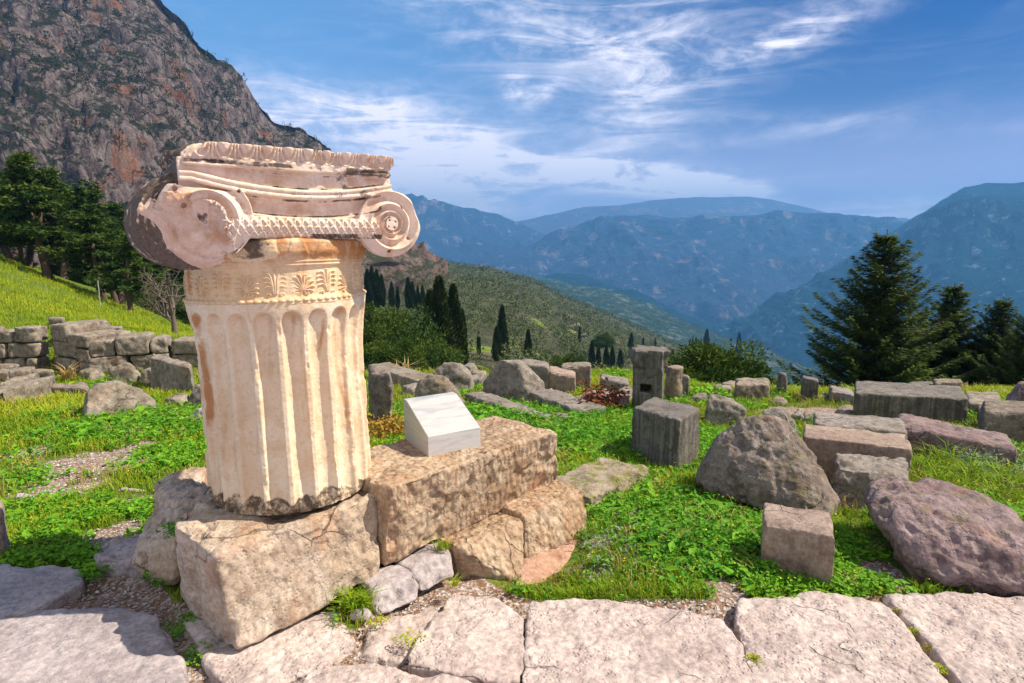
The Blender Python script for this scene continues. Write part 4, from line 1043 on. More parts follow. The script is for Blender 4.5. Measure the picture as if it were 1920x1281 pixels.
def flare(F, X, Y, Z, base):
    r_ = .30 * PSC
    dx = np.abs(X) - r_ * (1 + .10 * sstep(Z, PH - .30 * PSC, PH - .14 * PSC)); dy = np.abs(Y) - .78 * r_ * (1 + .12 * sstep(Z, PH - .30 * PSC, PH - .14 * PSC))
    cap_ = np.maximum(np.maximum(dx, dy), np.maximum(Z - PH + .015, PH - .34 * PSC - Z)) + .01 * np.sin(X * 20 + Z * 30)
    return np.minimum(F, cap_)


A_ = on_ground(1184, 770); B_ = on_ground(1240, 775); PH = hgt(A_, 654) + .05; PSC = 1.0 * np.linalg.norm((B_ - A_)[:2]) / .60 * 1.0
pp = box_pts(A_, B_, PH - .05, .36, R(-6), False); pc = np.mean(np.array(pp), 0)
rock('tall_pillar', 'tall square grey pillar with a square hole and flared top, tallest of the upright stones', 'stone pillar', pp, M['grey_dark'], .02, .01, seed=36, chip=.02, fine=.006,
     holes=((float((A_ + B_)[0] / 2), float(A_[1]), A_[2] + hgt(A_, 726), .07, .14, .055),), extra=flare)


def drum(name, label, uc, vb, vt, wpx, mat, seed, cat='column drum', tilt=0, rz=.015, n=14, taper=1.0):
    c = on_ground(uc, vb); r_ = wpx / 2 / FPX * c[1] * 1.02; H = hgt(c, vt); c = c + np.array((0, r_, 0))
    pts = []
    for k in range(n):
        a = 2 * math.pi * k / n; pts.append((c[0] + r_ * math.cos(a), c[1] + r_ * math.sin(a), c[2] - .05)); pts.append((c[0] + r_ * taper * math.cos(a) + tilt * H, c[1] + r_ * taper * math.sin(a), c[2] + H))
    return rock(name, label, cat, pts, M[mat], rz, .012, seed=seed, chip=.02, fine=.006)


drum('column_stump', 'round orange brown column stump just right of the tall pillar', 1266, 757, 690, 34, 'stub', 37)
gblock('upright_slab', 'thin grey slab half hidden behind the round column stump', 1276, 748, 1291, 750, 708, .12, 'grey', seed=38, rnd=.02)
hull_rock('boulder', 'grey weathered boulder with sloping top between the tall pillar and the fir trees', 1322, 796, 1402, 800, 742, .5, 'grey', S((.0, .1, .9), (.1, .5, 1), (.5, .3, .95), (1, .1, .6), (.95, .6, .7), (.9, 0, .3)), seed=39, rnd=.05)
hull_rock('broken_rock', 'jagged grey rock behind the top of the large rounded boulder', 1415, 812, 1480, 818, 764, .5, 'grey', S((.1, .2, .7), (.4, .4, 1), (.8, .3, .9), (1, .2, .4), (.6, .9, .8)), seed=40, rnd=.03, cat='rock')
hull_rock('broken_rock', 'small grey rock with square edge right of the jagged one', 1474, 794, 1514, 798, 770, .35, 'grey', S((.1, .2, .9), (.8, .1, .7), (1, .3, .3), (.3, .9, 1)), seed=41, rnd=.03, cat='rock')
gblock('flat_slab', 'pale flat slab lying in yellow grass left of the stacked blocks', 1508, 797, 1556, 800, 785, .35, 'wall', seed=42, rnd=.015)
gblock('upright_stub', 'narrow pointed upright stone at the terrace edge, left of two', 1454, 741, 1477, 742, 704, .2, 'grey_dark', seed=43, rnd=.04, taper=.2)
gblock('upright_stub', 'square upright stone at the terrace edge, right of two', 1501, 750, 1533, 755, 712, .25, 'grey_dark', seed=44, rnd=.025)
gblock('edge_block', 'low weathered block with grass on top near the round bush', 1378, 752, 1442, 753, 722, .5, 'wall', seed=45, rnd=.04, amp=.03)
gblock('edge_block', 'small flat stone between the round bush and the grassy block', 1340, 741, 1372, 742, 729, .3, 'wall', seed=46, rnd=.03)
gblock('edge_block', 'taller pale block peeping above the grassy block at the terrace edge', 1390, 735, 1443, 736, 717, .4, 'wall', seed=47, rnd=.04, amp=.02, y0=11)
gblock('long_slab_block', 'very long grey rectangular block below the fir trees, longest on the right', 1599, 793, 1812, 800, 741, .75, 'grey_dark', vtR=751, rnd=.015, amp=.006, seed=48, chip=.015)
gblock('edge_block', 'grey slab end sticking out left of the very long block', 1556, 757, 1602, 762, 736, .5, 'grey', seed=49, rnd=.02)
gblock('edge_block', 'small dark stone behind the very long block below the big fir', 1704, 737, 1752, 738, 723, .4, 'grey_dark', seed=50, rnd=.03, y0=10.4)
gblock('edge_block', 'pale rectangular block standing behind the right end of the very long block', 1750, 741, 1803, 742, 718, .35, 'wall', seed=51, rnd=.02, y0=10.2)
gblock('edge_block', 'low dark stone right of the very long block, at the foot of the firs', 1805, 758, 1843, 759, 744, .4, 'grey_dark', seed=52, rnd=.03, y0=9.8)
gblock('edge_block', 'pale slanted block near the right edge under the firs', 1845, 761, 1893, 763, 740, .5, 'wall', seed=53, rnd=.02, y0=9.6)
gblock('flat_slab', 'wide pale flat slab right of the very long block', 1814, 785, 1882, 787, 759, .8, 'wall', seed=54, rnd=.02)
hull_rock('fallen_stone', 'dark leaning broken stone at the far right edge under the firs', 1882, 790, 1950, 795, 722, .6, 'purple', S((.1, .2, .5), (.45, .3, 1), (.9, .3, 1.1), (1, .2, .8), (.6, .8, 1)), seed=55, rnd=.05, cat='rock')
gblock('moulded_block', 'dark purplish block with a moulded edge cut by the right edge', 1838, 832, 1990, 842, 775, .6, 'boulder', rnd=.02, seed=56, amp=.01)
gblock('moulded_block', 'thin moulding slab lying on the dark purplish block at right', 1836, 790, 1990, 797, 774, .55, 'boulder', rnd=.015, seed=57, amp=.008, y0=6.55)
gblock('stacked_block', 'rough rounded slab at the back of the three stacked stones on the right', 1520, 850, 1700, 860, 798, .5, 'grey', vtR=806, rnd=.05, amp=.02, seed=58)
gblock('stacked_block', 'smooth pinkish grey block in the middle of the three stacked stones', 1500, 905, 1704, 925, 826, .38, 'cube_pink', vtR=842, rnd=.018, amp=.008, seed=59)
gblock('carved_fragment', 'battered grey cornice fragment with moulding, between the two largest boulders', 1562, 955, 1708, 962, 878, .42, 'grey', vtR=892, rnd=.03, amp=.03, seed=60, chip=.05, fine=.009)
gblock('rough_beam', 'long rough purplish grey stone lying behind the weeds on the right', 1680, 850, 1905, 880, 803, .55, 'purple', vtR=838, rnd=.05, amp=.02, seed=61, fine=.008)
hull_rock('small_stone', 'small pale stone in the weeds below the long rough stone', 1740, 868, 1764, 869, 855, .12, 'paving_grey', S((.2, .2, 1), (.8, .2, .9), (.5, .8, 1)), seed=62, rnd=.03, cat='stone')
hull_rock('small_stone', 'purplish stone in the weeds at the right edge above the massive boulder', 1892, 922, 1935, 924, 905, .2, 'purple', S((.1, .2, .8), (.8, .2, 1), (.5, .8, 1)), seed=63, rnd=.03, cat='stone')
# centre
gblock('dark_stub', 'dark mottled upright stump close behind the right side of the column', 694, 800, 738, 808, 703, .3, 'boulder', seed=64, rnd=.07, amp=.03, fine=.01)
gblock('long_beam', 'long pale beam stretching right from behind the column', 690, 712, 812, 740, 686, .45, 'wall', vtR=704, perp=True, rnd=.02, amp=.012, seed=65)
hull_rock('boulder', 'rough lichen covered boulder right of the long pale beam', 770, 768, 862, 772, 700, .5, 'wall', S((.05, .3, .8), (.3, .4, 1), (.65, .4, .95), (1, .3, .35), (.7, .1, .6)), seed=66, rnd=.05, amp=.03)
hull_rock('boulder', 'grey faceted boulder left of the green pocket beside the pointed block', 810, 738, 888, 738, 681, .5, 'grey', S((.0, .1, .75), (.25, .3, 1.0), (.6, .2, .98), (1, .3, .5), (.95, .1, .45), (.7, .8, .9)), seed=67, rnd=.04)
gblock('edge_block', 'small reddish stone between the faceted boulder and the pointed block', 884, 722, 912, 723, 700, .3, 'cube_pink', seed=68, rnd=.03)
hull_rock('pointed_block', 'tall pointed grey block with a flat slanting face, centre of the terrace', 903, 750, 988, 764, 677, .5, 'grey', [(0, 0, -.1), (1, 0, -.1), (1, .9, -.1), (0, .9, -.1), (0, 0, .42), (.38, .1, 1), (.72, .2, .97), (1, .15, .25), (.5, .8, .95), (0, .7, .5), (1, .8, .5)], seed=69, rnd=.02, amp=.012, cat='stone block')
gblock('edge_block', 'squarish grey block behind the right shoulder of the pointed block', 975, 735, 1030, 738, 686, .5, 'grey', seed=70, rnd=.05, vtR=691)
gblock('edge_block', 'grey block with reddish stains right of the squarish one', 1028, 738, 1080, 742, 699, .5, 'cube_pink', seed=71, rnd=.02, vtR=708)
gblock('edge_block', 'tilted grey and rust coloured block at the terrace edge', 1052, 730, 1108, 733, 692, .4, 'wall', seed=72, rnd=.02, vtR=690)
gblock('leaning_slab', 'flat pitted slab sloping down to the right in front of the pointed block', 868, 755, 1030, 798, 738, .3, 'grey', vtR=768, perp=True, rnd=.02, amp=.012, seed=73)
gblock('beam_block', 'long grey squared block right of the pointed block', 986, 760, 1084, 786, 735, .42, 'grey', vtR=752, perp=True, rnd=.018, amp=.007, seed=74)
gblock('flat_slab', 'thin pale slab in the grass under the long squared block', 1042, 790, 1097, 798, 780, .2, 'wall', seed=75, rnd=.015)
gblock('edge_block', 'low grey block with flat top left of the tall pillar', 1125, 740, 1180, 745, 712, .45, 'grey', seed=76, rnd=.02, vtR=718)
gblock('flat_slab', 'pale flat slab beside the red leaved bush left of the tall pillar', 1098, 765, 1182, 772, 745, .5, 'cube_pink', seed=77, rnd=.02)
# left
hull_rock('boulder', 'pale rounded boulder in tall grass left of the column', 162, 790, 300, 775, 712, .6, 'wall', S((.0, .1, .6), (.08, .3, .95), (.35, .35, 1.0), (.75, .3, .85), (1.0, .3, .4), (.45, .9, .95), (.05, .1, .3)), seed=80, rnd=.07, amp=.03, fine=.012)
gblock('squared_stone', 'large grey brown block just left of the column, below the ruined wall', 282, 735, 366, 742, 676, .6, 'wall', vtR=676, rnd=.04, amp=.02, seed=81, taper=.1)
hull_rock('tilted_stone', 'tilted flat faced grey stone below the ruined wall', 204, 722, 256, 722, 681, .4, 'wall', S((-.05, .1, .8), (.5, .3, 1.0), (.75, .3, .95), (1, .2, .25)), seed=82, rnd=.02, cat='stone')
hull_rock('small_stone', 'small brown stone between the tilted stone and the large block', 254, 722, 285, 724, 692, .3, 'wall', S((.2, .3, .9), (.8, .3, 1), (.5, .8, 1)), seed=83, rnd=.04, cat='stone')
hull_rock('small_stone', 'grey stone half hidden by the left edge of the column', 343, 762, 385, 765, 722, .35, 'grey', S((.2, .3, .9), (.8, .3, 1), (.5, .8, 1)), seed=84, rnd=.04, cat='stone')
hull_rock('small_stone', 'pale stone in clover right beside the middle of the column', 350, 795, 385, 797, 765, .2, 'paving_grey', S((.2, .3, .9), (.8, .3, 1), (.5, .8, 1)), seed=85, rnd=.03, cat='stone')
gblock('flat_slab', 'pale flat stone left of the pale rounded boulder', 96, 742, 166, 744, 727, .35, 'wall', seed=86, rnd=.02)
hull_rock('small_stone', 'flat pale stone in the lawn near the lower left corner', 14, 946, 62, 948, 925, .12, 'paving', S((.1, .3, .8), (.6, .3, 1), (.95, .3, .4)), seed=87, rnd=.02, cat='stone')
hull_rock('small_stone', 'flat pale stone in the grass left of the column blocks', 214, 924, 262, 926, 912, .1, 'paving', S((.1, .3, .8), (.6, .3, 1), (.95, .3, .4)), seed=88, rnd=.02, cat='stone')
gblock('edge_post', 'rounded pinkish stone cut off by the left edge', -60, 1052, 16, 1048, 955, .2, 'cube_pink', seed=89, rnd=.05)
for k, (a, b, c, d, e, dep, lb) in enumerate([(5, 760, 82, 748, 728, .5, 'nearest low grey slab'), (-40, 765, 14, 757, 738, .4, 'slab cut by the left edge'), (20, 736, 62, 732, 700, .4, 'upright squarish stone'), (62, 730, 106, 728, 700, .35, 'sloping stone at the right end'),
        (0, 748, 62, 738, 716, .4, 'long slab behind the nearest one'), (-10, 722, 18, 722, 700, .4, 'small stone by the left edge'), (40, 716, 66, 714, 696, .4, 'back right stone'), (0, 706, 40, 704, 688, .4, 'back left stone')]):
    gblock('fallen_block', 'fallen wall block in the heap at the left edge: ' + lb, a, b, c, d, e, dep, 'wall', seed=90 + k, rnd=.025, yaw=-15 + 8 * (k % 4), group='fallen blocks in the heap at the left')

ORD = ['first', 'second', 'third', 'fourth', 'fifth', 'sixth', 'seventh', 'eighth', 'ninth', 'tenth', 'eleventh', 'twelfth']


def wall_run(A, B, H0, H1, nc, lens, depth, seed, what):
    A = np.array(A, float); B = np.array(B, float); d = B - A; L = np.linalg.norm(d[:2]); d = d / L
    n = np.array((-d[1], d[0], 0)); r_ = np.random.default_rng(seed)
    crs = ['lowest', 'middle', 'top'] if nc == 3 else ['lower', 'upper']
    for c in range(nc):
        s_ = -r_.uniform(0, .15); k = 0
        while s_ < L - .1:
            l_ = min(r_.uniform(*lens), L - s_ + .1)
            if L - s_ - l_ < .2: l_ = L - s_
            hA = H0 + (H1 - H0) * max(0, s_) / L; zb = c * hA / nc; zt_ = (c + 1) * hA / nc * r_.uniform(.95, 1.02)
            if c == nc - 1: zt_ = hA * r_.uniform(.9, 1.08)
            o_ = r_.uniform(-.03, .04); a = A + d * (max(s_, -.02) + .008) + n * o_; b = A + d * (s_ + l_ - .008) + n * o_
            pts = []
            for q in (a, b, a + n * depth, b + n * depth):
                pts.append((q[0], q[1], q[2] + zb + .006)); pts.append((q[0] + r_.uniform(-.02, .02), q[1], q[2] + zt_ + r_.uniform(-.01, .01)))
            rock('wall_stone', '%s course, %s stone from the left, %s' % (crs[c], ORD[min(k, 11)], what), 'wall stone', pts, M['wall'], .03, .018, h=.03, seed=seed * 50 + c * 13 + k, chip=.03, fine=.008, group='stones of the ruined wall')
            s_ += l_; k += 1


WA = on_ground(-90, 700); WB = on_ground(72, 700, None); WC = on_ground(168, 706); WD = on_ground(318, 694)
WB2 = WB + np.array((.1, .3, 0))
wall_run(WA, WB, hgt(WA, 618), hgt(WB, 614), 3, (.35, .7), .4, 3, 'far left stretch')
wall_run(WB2, WC, hgt(WB2, 612), hgt(WC, 640), 3, (.5, 1.0), .9, 5, 'stretch coming forward')
wall_run(WC, WD, hgt(WC, 640), hgt(WD, 632), 2, (.45, .8), .7, 7, 'front stretch')
WE = on_ground(322, 690); WF = on_ground(420, 690)
wall_run(WE, WF, hgt(WE, 640), hgt(WF, 640), 2, (.8, 1.3), .5, 9, 'stretch behind the column')
gblock('capping_slab', 'worn flat slab on the ruined wall top beside the lawn', 100, 640, 190, 645, 620, 1.1, 'wall', seed=130, rnd=.03, y0=13.3)
gblock('capping_slab', 'small pale slab standing on the back of the ruined wall', 192, 642, 230, 642, 617, .4, 'wall', seed=131, rnd=.03, y0=13.6)
gblock('capping_slab', 'short stone lying on the grass edge above the ruined wall', 90, 605, 120, 606, 596, .4, 'wall', seed=132, rnd=.03, y0=15.5)

# smaller stones filling the heaps
EXTRA = [(1108, 755, 1136, 758, 733, 'grey', 'small grey stone left of the red leaved bush'), (1150, 752, 1180, 755, 728, 'wall', 'pale stone touching the left foot of the tall pillar'), (870, 728, 900, 730, 704, 'grey', 'grey stone in front of the small reddish stone'), (1066, 760, 1096, 764, 742, 'wall', 'pale stone right of the long squared block end'),
    (860, 700, 884, 702, 684, 'grey', 'dark stone at the terrace edge over the faceted boulder'), (1292, 757, 1322, 760, 741, 'grey', 'low grey stone between the stump and the sloping boulder'), (1560, 776, 1596, 780, 763, 'wall', 'flat pale stone in yellow grass by the very long block'), (1440, 760, 1470, 763, 748, 'wall', 'small flat stone in grass below the pointed upright stone'),
    (1530, 752, 1556, 754, 741, 'grey', 'small stone right of the square upright stone'), (1240, 792, 1262, 795, 780, 'grey', 'little stone hidden behind the grey cube'), (1712, 800, 1740, 803, 790, 'wall', 'small pale stone in front of the very long block'), (1820, 808, 1846, 812, 796, 'purple', 'small dark stone beside the dark moulded block'),
    (1425, 788, 1450, 790, 776, 'wall', 'pale chip of stone just above the jagged rock'), (745, 742, 775, 748, 722, 'wall', 'lichen stained stone under the long pale beam'), (140, 712, 170, 716, 694, 'wall', 'brown stone below the corner of the ruined wall'), (176, 745, 200, 748, 732, 'wall', 'small pale stone left above the rounded pale boulder'),
    (300, 762, 335, 765, 744, 'wall', 'small stone under the large grey brown block'), (116, 735, 140, 737, 722, 'grey', 'grey stone behind the flat pale stone'), (1345, 728, 1372, 729, 716, 'wall', 'stone sitting in front of the round dark bush'), (1598, 812, 1640, 818, 797, 'wall', 'pale broken slab between the very long block and the rough rounded slab')]
for k, (a, b, c, d, e, mt, lb) in enumerate(EXTRA):
    hull_rock('small_stone', lb, a, b, c, d, e - 3, .35, mt, S((.1, .15, .8), (.85, .1, .7), (.8, .7, 1), (.2, .8, .95), (1, .4, .3)), seed=150 + k, rnd=.03, amp=.02, cat='stone')

# ------------------------------------------------------------------ ground plants
def blades(n, hgt_, w, spread, lean, seed):
    r_ = np.random.default_rng(seed); V = []; T = []; C = []
    for k in range(n):
        a = r_.uniform(0, 6.28); rr = spread * math.sqrt(r_.uniform()); b = np.array((rr * math.cos(a), rr * math.sin(a), -.01)); h_ = hgt_ * r_.uniform(.5, 1.1)
        la = r_.uniform(0, 6.28); l_ = lean * r_.uniform(.3, 1.4) * h_; d = np.array((math.cos(la), math.sin(la), 0)); s = np.array((-d[1], d[0], 0)) * w * r_.uniform(.6, 1.2)
        p1 = b + d * l_ * .3 + np.array((0, 0, h_ * .6)); p2 = b + d * l_ + np.array((0, 0, h_ * (1 - .25 * lean)))
        i = len(V); V += [b - s, b + s, p1 - s * .8, p1 + s * .8, p2]; T += [(i, i + 1, i + 2), (i + 1, i + 3, i + 2), (i + 2, i + 3, i + 4)]; C += [r_.uniform(0, .7)] * 5
    return np.array(V), np.array(T), np.array(C)


def leaves(n, hgt_, size, spread, seed, flat=.6, elong=1.0):
    r_ = np.random.default_rng(seed); V = []; T = []; C = []
    for k in range(n):
        a = r_.uniform(0, 6.28); rr = spread * math.sqrt(r_.uniform()); c = np.array((rr * math.cos(a), rr * math.sin(a), hgt_ * r_.uniform(.25, 1) * (1 - .5 * (rr / spread) ** 2)))
        n_ = np.array((r_.normal() * flat, r_.normal() * flat, 1)); n_ /= np.linalg.norm(n_); t_ = np.cross(n_, (math.cos(a + 1), math.sin(a + 1), .1)); t_ /= np.linalg.norm(t_); b_ = np.cross(n_, t_)
        s = size * r_.uniform(.6, 1.3); i = len(V)
        V += [c - b_ * s * elong, c + t_ * s * .55 + n_ * s * .15, c + b_ * s * elong, c - t_ * s * .55 + n_ * s * .15]; T += [(i, i + 1, i + 2), (i, i + 2, i + 3)]; C += [r_.uniform(0, 1)] * 4
    return np.array(V), np.array(T), np.array(C)


def merge(temps, pos, scl, seed, tint_off=None, tilt=None):
    r_ = np.random.default_rng(seed); which = r_.integers(0, len(temps), len(pos)); rot = r_.uniform(0, 6.28, len(pos)); Vs = []; Ts = []; Cs = []; off = 0
    for k, (V, T, C) in enumerate(temps):
        m = which == k; P = pos[m]; s = scl[m]; a = rot[m]
        if not len(P): continue
        c_, s_ = np.cos(a), np.sin(a)
        X = (V[None, :, 0] * c_[:, None] - V[None, :, 1] * s_[:, None]) * s[:, None] + P[:, 0, None]
        Y = (V[None, :, 0] * s_[:, None] + V[None, :, 1] * c_[:, None]) * s[:, None] + P[:, 1, None]
        Z = V[None, :, 2] * s[:, None] + P[:, 2, None]
        VV = np.stack([X, Y, Z], 2).reshape(-1, 3); TT = (T[None] + (np.arange(len(P)) * len(V))[:, None, None]).reshape(-1, 3) + off
        CC = np.tile(C, len(P)) + (0 if tint_off is None else np.repeat(tint_off[m], len(V)))
        Vs.append(VV); Ts.append(TT); Cs.append(CC); off += len(VV)
    return np.concatenate(Vs), np.concatenate(Ts), np.clip(np.concatenate(Cs), 0, 1)


BLOCKED = []
for o_ in COL.objects:
    if o_.get('category') in ('stone block', 'rock', 'boulder', 'stone', 'stone pillar', 'footing', 'wall stone', 'column drum') and o_.type == 'MESH':
        co = np.empty(len(o_.data.vertices) * 3, np.float32); o_.data.vertices.foreach_get('co', co); co = co.reshape(-1, 3)
        if len(co) < 8: continue
        BLOCKED.append((o_.location.x, o_.location.y, co[:, :2]))


def free(x, y, shrink=.82):
    ok = np.ones(len(x), bool)
    for bx, by, co in BLOCKED:
        # oriented ellipse from the footprint's covariance
        cc = co.mean(0); q = co - cc; w, E = np.linalg.eigh(q.T @ q / len(q)); ext = np.abs(q @ E).max(0) * shrink
        m = (np.abs(x - bx) < 2.5) & (np.abs(y - by) < 2.5); idx = np.nonzero(m)[0]
        if not len(idx): continue
        p_ = (np.stack([x[idx] - bx, y[idx] - by], 1) - cc) @ E
        ok[idx[(np.abs(p_) < ext).all(1)]] = False
    return ok


def gz(x, y): return G(x, y)


def sample(n, dmin, dmax, seed, amin=-46, amax=46, p=1.0):
    r_ = np.random.default_rng(seed); a = np.radians(r_.uniform(amin, amax, n)); d = dmin * (dmax / dmin) ** (r_.uniform(0, 1, n) ** p)
    return d * np.sin(a), d * np.cos(a), d, r_


def near_px(x, y, u, v, rad, z=-.1):
    c = at_z(u, v, z) if v > 900 else on_ground(u, v)
    return np.exp(-((x - c[0]) ** 2 + (y - c[1]) ** 2) / rad ** 2)


# grass
x, y, d, r_ = sample(60000, 2.2, 48, 101, p=.85)
g = grassy(x, y); big = fbm(np.stack([x, y, 0 * x], 1) * .9, 3, 41)
keep = (r_.uniform(0, 1, len(x)) < (g - .25) * 1.6) & free(x, y) & ((x / y < -.3) | (y < 13)); x, y, d, big = x[keep], y[keep], d[keep], big[keep]
temps = [blades(11, .075, .0035, .05, .55, 200 + k) for k in range(6)]
sc_ = (.75 + .35 * r_.uniform(0, 1, len(x)) + .5 * np.clip(big, 0, 1)) * np.clip((d / 4.0) ** .55, .7, 4)
V, T, C = merge(temps, np.stack([x, y, gz(x, y)], 1), sc_, 5, .45 * big + .25 * sstep(d, 5, 12))
o = link('grass', make_mesh('grass', V, T, False, tint=C), M['grass']); tag(o, 'fresh green grass over the terrace and slope', kind='stuff')
# broad leaved weeds and clover
x, y, d, r_ = sample(34000, 2.4, 13, 103, p=.9)
g = grassy(x, y); cl_ = fbm(np.stack([x, y, 0 * x], 1) * 1.3 + 9, 3, 43)
boost = near_px(x, y, 1340, 1040, .42) + near_px(x, y, 1250, 950, .5) + near_px(x, y, 1480, 1100, .3) + near_px(x, y, 300, 800, .9) + near_px(x, y, 230, 1060, .22) + near_px(x, y, 310, 1090, .2) + .8 * near_px(x, y, 950, 790, 1.2) + .8 * near_px(x, y, 1180, 830, 1)
keep = (r_.uniform(0, 1, len(x)) < np.clip(np.clip(cl_ * 1.8 - .15, 0, 1) + .75 * boost, 0, 1) * np.clip(g * 1.5, 0, 1)) & free(x, y); x, y, d, boost, cl_ = x[keep], y[keep], d[keep], boost[keep], cl_[keep]
temps = [leaves(16, .075, .014, .055, 300 + k) for k in range(4)] + [leaves(9, .06, .026, .06, 310 + k, .5, 1.2) for k in range(2)] + [leaves(22, .10, .008, .06, 314, 1.0, 1.8)]
V, T, C = merge(temps, np.stack([x, y, gz(x, y)], 1), (.8 + .5 * r_.uniform(0, 1, len(x)) + .3 * np.clip(boost, 0, 1)) * np.clip((d / 4) ** .6, .8, 2.2), 6, .3 * cl_)
o = link('clover', make_mesh('clover', V, T, False, tint=C), M['clover']); tag(o, 'dense low clover and broad leaved weeds', kind='stuff')
# dry stalks and taller seeding grass among the green
x, y, d, r_ = sample(5200, 2.7, 14, 109, p=.9); g = grassy(x, y); nn_ = fbm(np.stack([x, y, 0 * x], 1) * 1.7 + 30, 3, 47)
keep = (g > .35) & free(x, y) & (r_.uniform(0, 1, len(x)) < np.clip(.25 + 1.6 * nn_, 0, 1)); x, y, d = x[keep], y[keep], d[keep]; temps = [blades(7, .13, .0022, .04, .8, 230 + k) for k in range(5)]
V, T, C = merge(temps, np.stack([x, y, gz(x, y)], 1), (.6 + .7 * r_.uniform(0, 1, len(x))) * np.clip((d / 4.0) ** .5, .8, 2), 15)
o = link('dry_stalks', make_mesh('dry_stalks', V, T, False, tint=C), M['dry']); tag(o, 'thin dry stalks scattered among the green', kind='stuff')
# yellow dots
x, y, d, r_ = sample(2600, 2.6, 9, 105); g = grassy(x, y); keep = (g > .5) & free(x, y) & (r_.uniform(0, 1, len(x)) < .5)
x, y, d = x[keep], y[keep], d[keep]; temps = [leaves(2, .01, .007, .01, 400 + k, .3) for k in range(2)]
V, T, C = merge(temps, np.stack([x, y, gz(x, y) + .06 + .03 * r_.uniform(0, 1, len(x))], 1), np.clip((d / 4) ** .7, .8, 2), 7)
o = link('wild_flowers', make_mesh('wild_flowers', V, T, False, tint=C), M['flower']); tag(o, 'tiny yellow flowers dotted through the weeds', kind='stuff')
# gravel
x, y, d, r_ = sample(34000, 1.6, 8, 107, p=.8); g = grassy(x, y); keep = (g < .45) & (r_.uniform(0, 1, len(x)) < .9); x, y, d = x[keep], y[keep], d[keep]
def pebble(seed):
    q = np.random.default_rng(seed); V = q.normal(size=(6, 3)); V = np.array([(1, 0, 0), (-1, 0, 0), (0, 1, 0), (0, -1, 0), (0, 0, .7), (0, 0, -.7)]) * q.uniform(.6, 1.25, (6, 3)) + q.normal(size=(6, 3)) * .12
    T = np.array([(0, 2, 4), (2, 1, 4), (1, 3, 4), (3, 0, 4), (2, 0, 5), (1, 2, 5), (3, 1, 5), (0, 3, 5)]); return V * .0065, T, np.zeros(6)
to = r_.uniform(0, 1, len(x)); edge_ = np.interp(x, _pvx, _pvy)
V, T, C = merge([pebble(s_) for s_ in range(8)], np.stack([x, y, gz(x, y) + .004 - .045 * sstep(edge_ - y, -.1, .1)], 1), (.5 + 1.1 * r_.uniform(0, 1, len(x)) ** 2) * np.clip((d / 3) ** .6, .8, 2), 8, to)
o = link('gravel', make_mesh('gravel', V, T, False, tint=C), M['pebble']); tag(o, 'pale gravel between the slabs and on bare ground', kind='stuff')


def plant(name, label, cat, x, y, z, temps, n, rad, scl, mat, seed, tint=0., group=None):
    q = np.random.default_rng(seed); a = q.uniform(0, 6.28, n); rr = rad * np.sqrt(q.uniform(0, 1, n)); X = rr * np.cos(a); Y = rr * np.sin(a)
    V, T, C = merge(temps, np.stack([X, Y, 0 * X], 1), q.uniform(.7, 1.3, n) * scl, seed, np.full(n, tint))
    o = link(name, make_mesh(name, V, T, False, tint=C), mat, loc=(x, y, z)); tag(o, label, cat, group); return o


def pl(name, label, cat, u, v, z, *a, **k):
    q = at_z(u, v, z) if z is not None else on_ground(u, v); return plant(name, label, cat, q[0], q[1], q[2], *a, **k)


fernT = [leaves(40, .16, .009, .10, 500 + k, 1.2, 2.2) for k in range(3)]
grT = [blades(14, .12, .004, .03, .9, 520 + k) for k in range(3)]
clT = [leaves(16, .08, .014, .05, 540 + k) for k in range(3)]
pl('silver_fern', 'feathery silvery green plant at the front between the footing and the clover', 'plant', 1195, 1050, -.12, fernT, 60, .30, .62, M['silver'], 31)
pl('silver_fern', 'paler feathery plant nearest the pale central slab', 'plant', 1275, 1085, -.1, fernT, 26, .18, .55, M['silver'], 32, tint=.3)
pl('silver_fern', 'silvery weed patch at the right edge behind the massive boulder', 'plant', 1880, 890, None, fernT, 26, .35, 1.0, M['silver'], 33)
pl('silver_fern', 'silvery plant growing over the jagged rock behind the large boulder', 'plant', 1455, 822, None, fernT, 26, .16, 1.0, M['silver'], 34)
pl('green_tuft', 'bright green leafy tuft growing at the foot of the column block', 'plant', 668, 1140, .03, grT, 12, .05, .85, M['grass'], 35, tint=-.1)
pl('green_tuft', 'small bright fern tuft in the joint under the long tan block', 'plant', 835, 1028, .09, grT, 7, .04, .5, M['grass'], 36)
pl('green_tuft', 'yellowish tuft at the top right of the kerb stones', 'plant', 855, 1095, .03, grT, 5, .03, .4, M['grass'], 37, tint=.5)
pl('green_tuft', 'small green clump in the gravel right of the foundation slab', 'plant', 765, 1205, .0, clT, 8, .06, .5, M['grass'], 38, tint=.3)
pl('green_tuft', 'tiny clump in the gravel just under the kerb stones', 'plant', 715, 1175, .0, clT, 4, .04, .5, M['grass'], 39, tint=.3)
pl('ivy_patch', 'dark green creeper hanging between the pitted rock and the column block', 'creeper', 318, 1085, .02, clT, 34, .10, .8, M['clover'], 40, tint=-.2)
pl('ivy_patch', 'small creeper growing on the pitted rock crest', 'creeper', 330, 1000, .26, clT, 12, .05, .7, M['clover'], 41, tint=-.2)
pl('moss_clump', 'orange green moss at the top of the joint left of the corner slab', 'moss', 1688, 1152, .01, clT, 14, .025, .34, M['orange_leaf'], 42, tint=.5)
pl('moss_clump', 'yellowish moss clump second from the top in the joint left of the corner slab', 'moss', 1716, 1190, .01, clT, 12, .022, .34, M['grass'], 58, tint=.6)
pl('moss_clump', 'small orange moss clump halfway down the joint left of the corner slab', 'moss', 1738, 1222, .01, clT, 10, .020, .3, M['orange_leaf'], 59, tint=.8)
pl('moss_clump', 'green clump lowest in the joint left of the corner slab', 'moss', 1760, 1258, .01, clT, 12, .022, .34, M['grass'], 43, tint=.35)
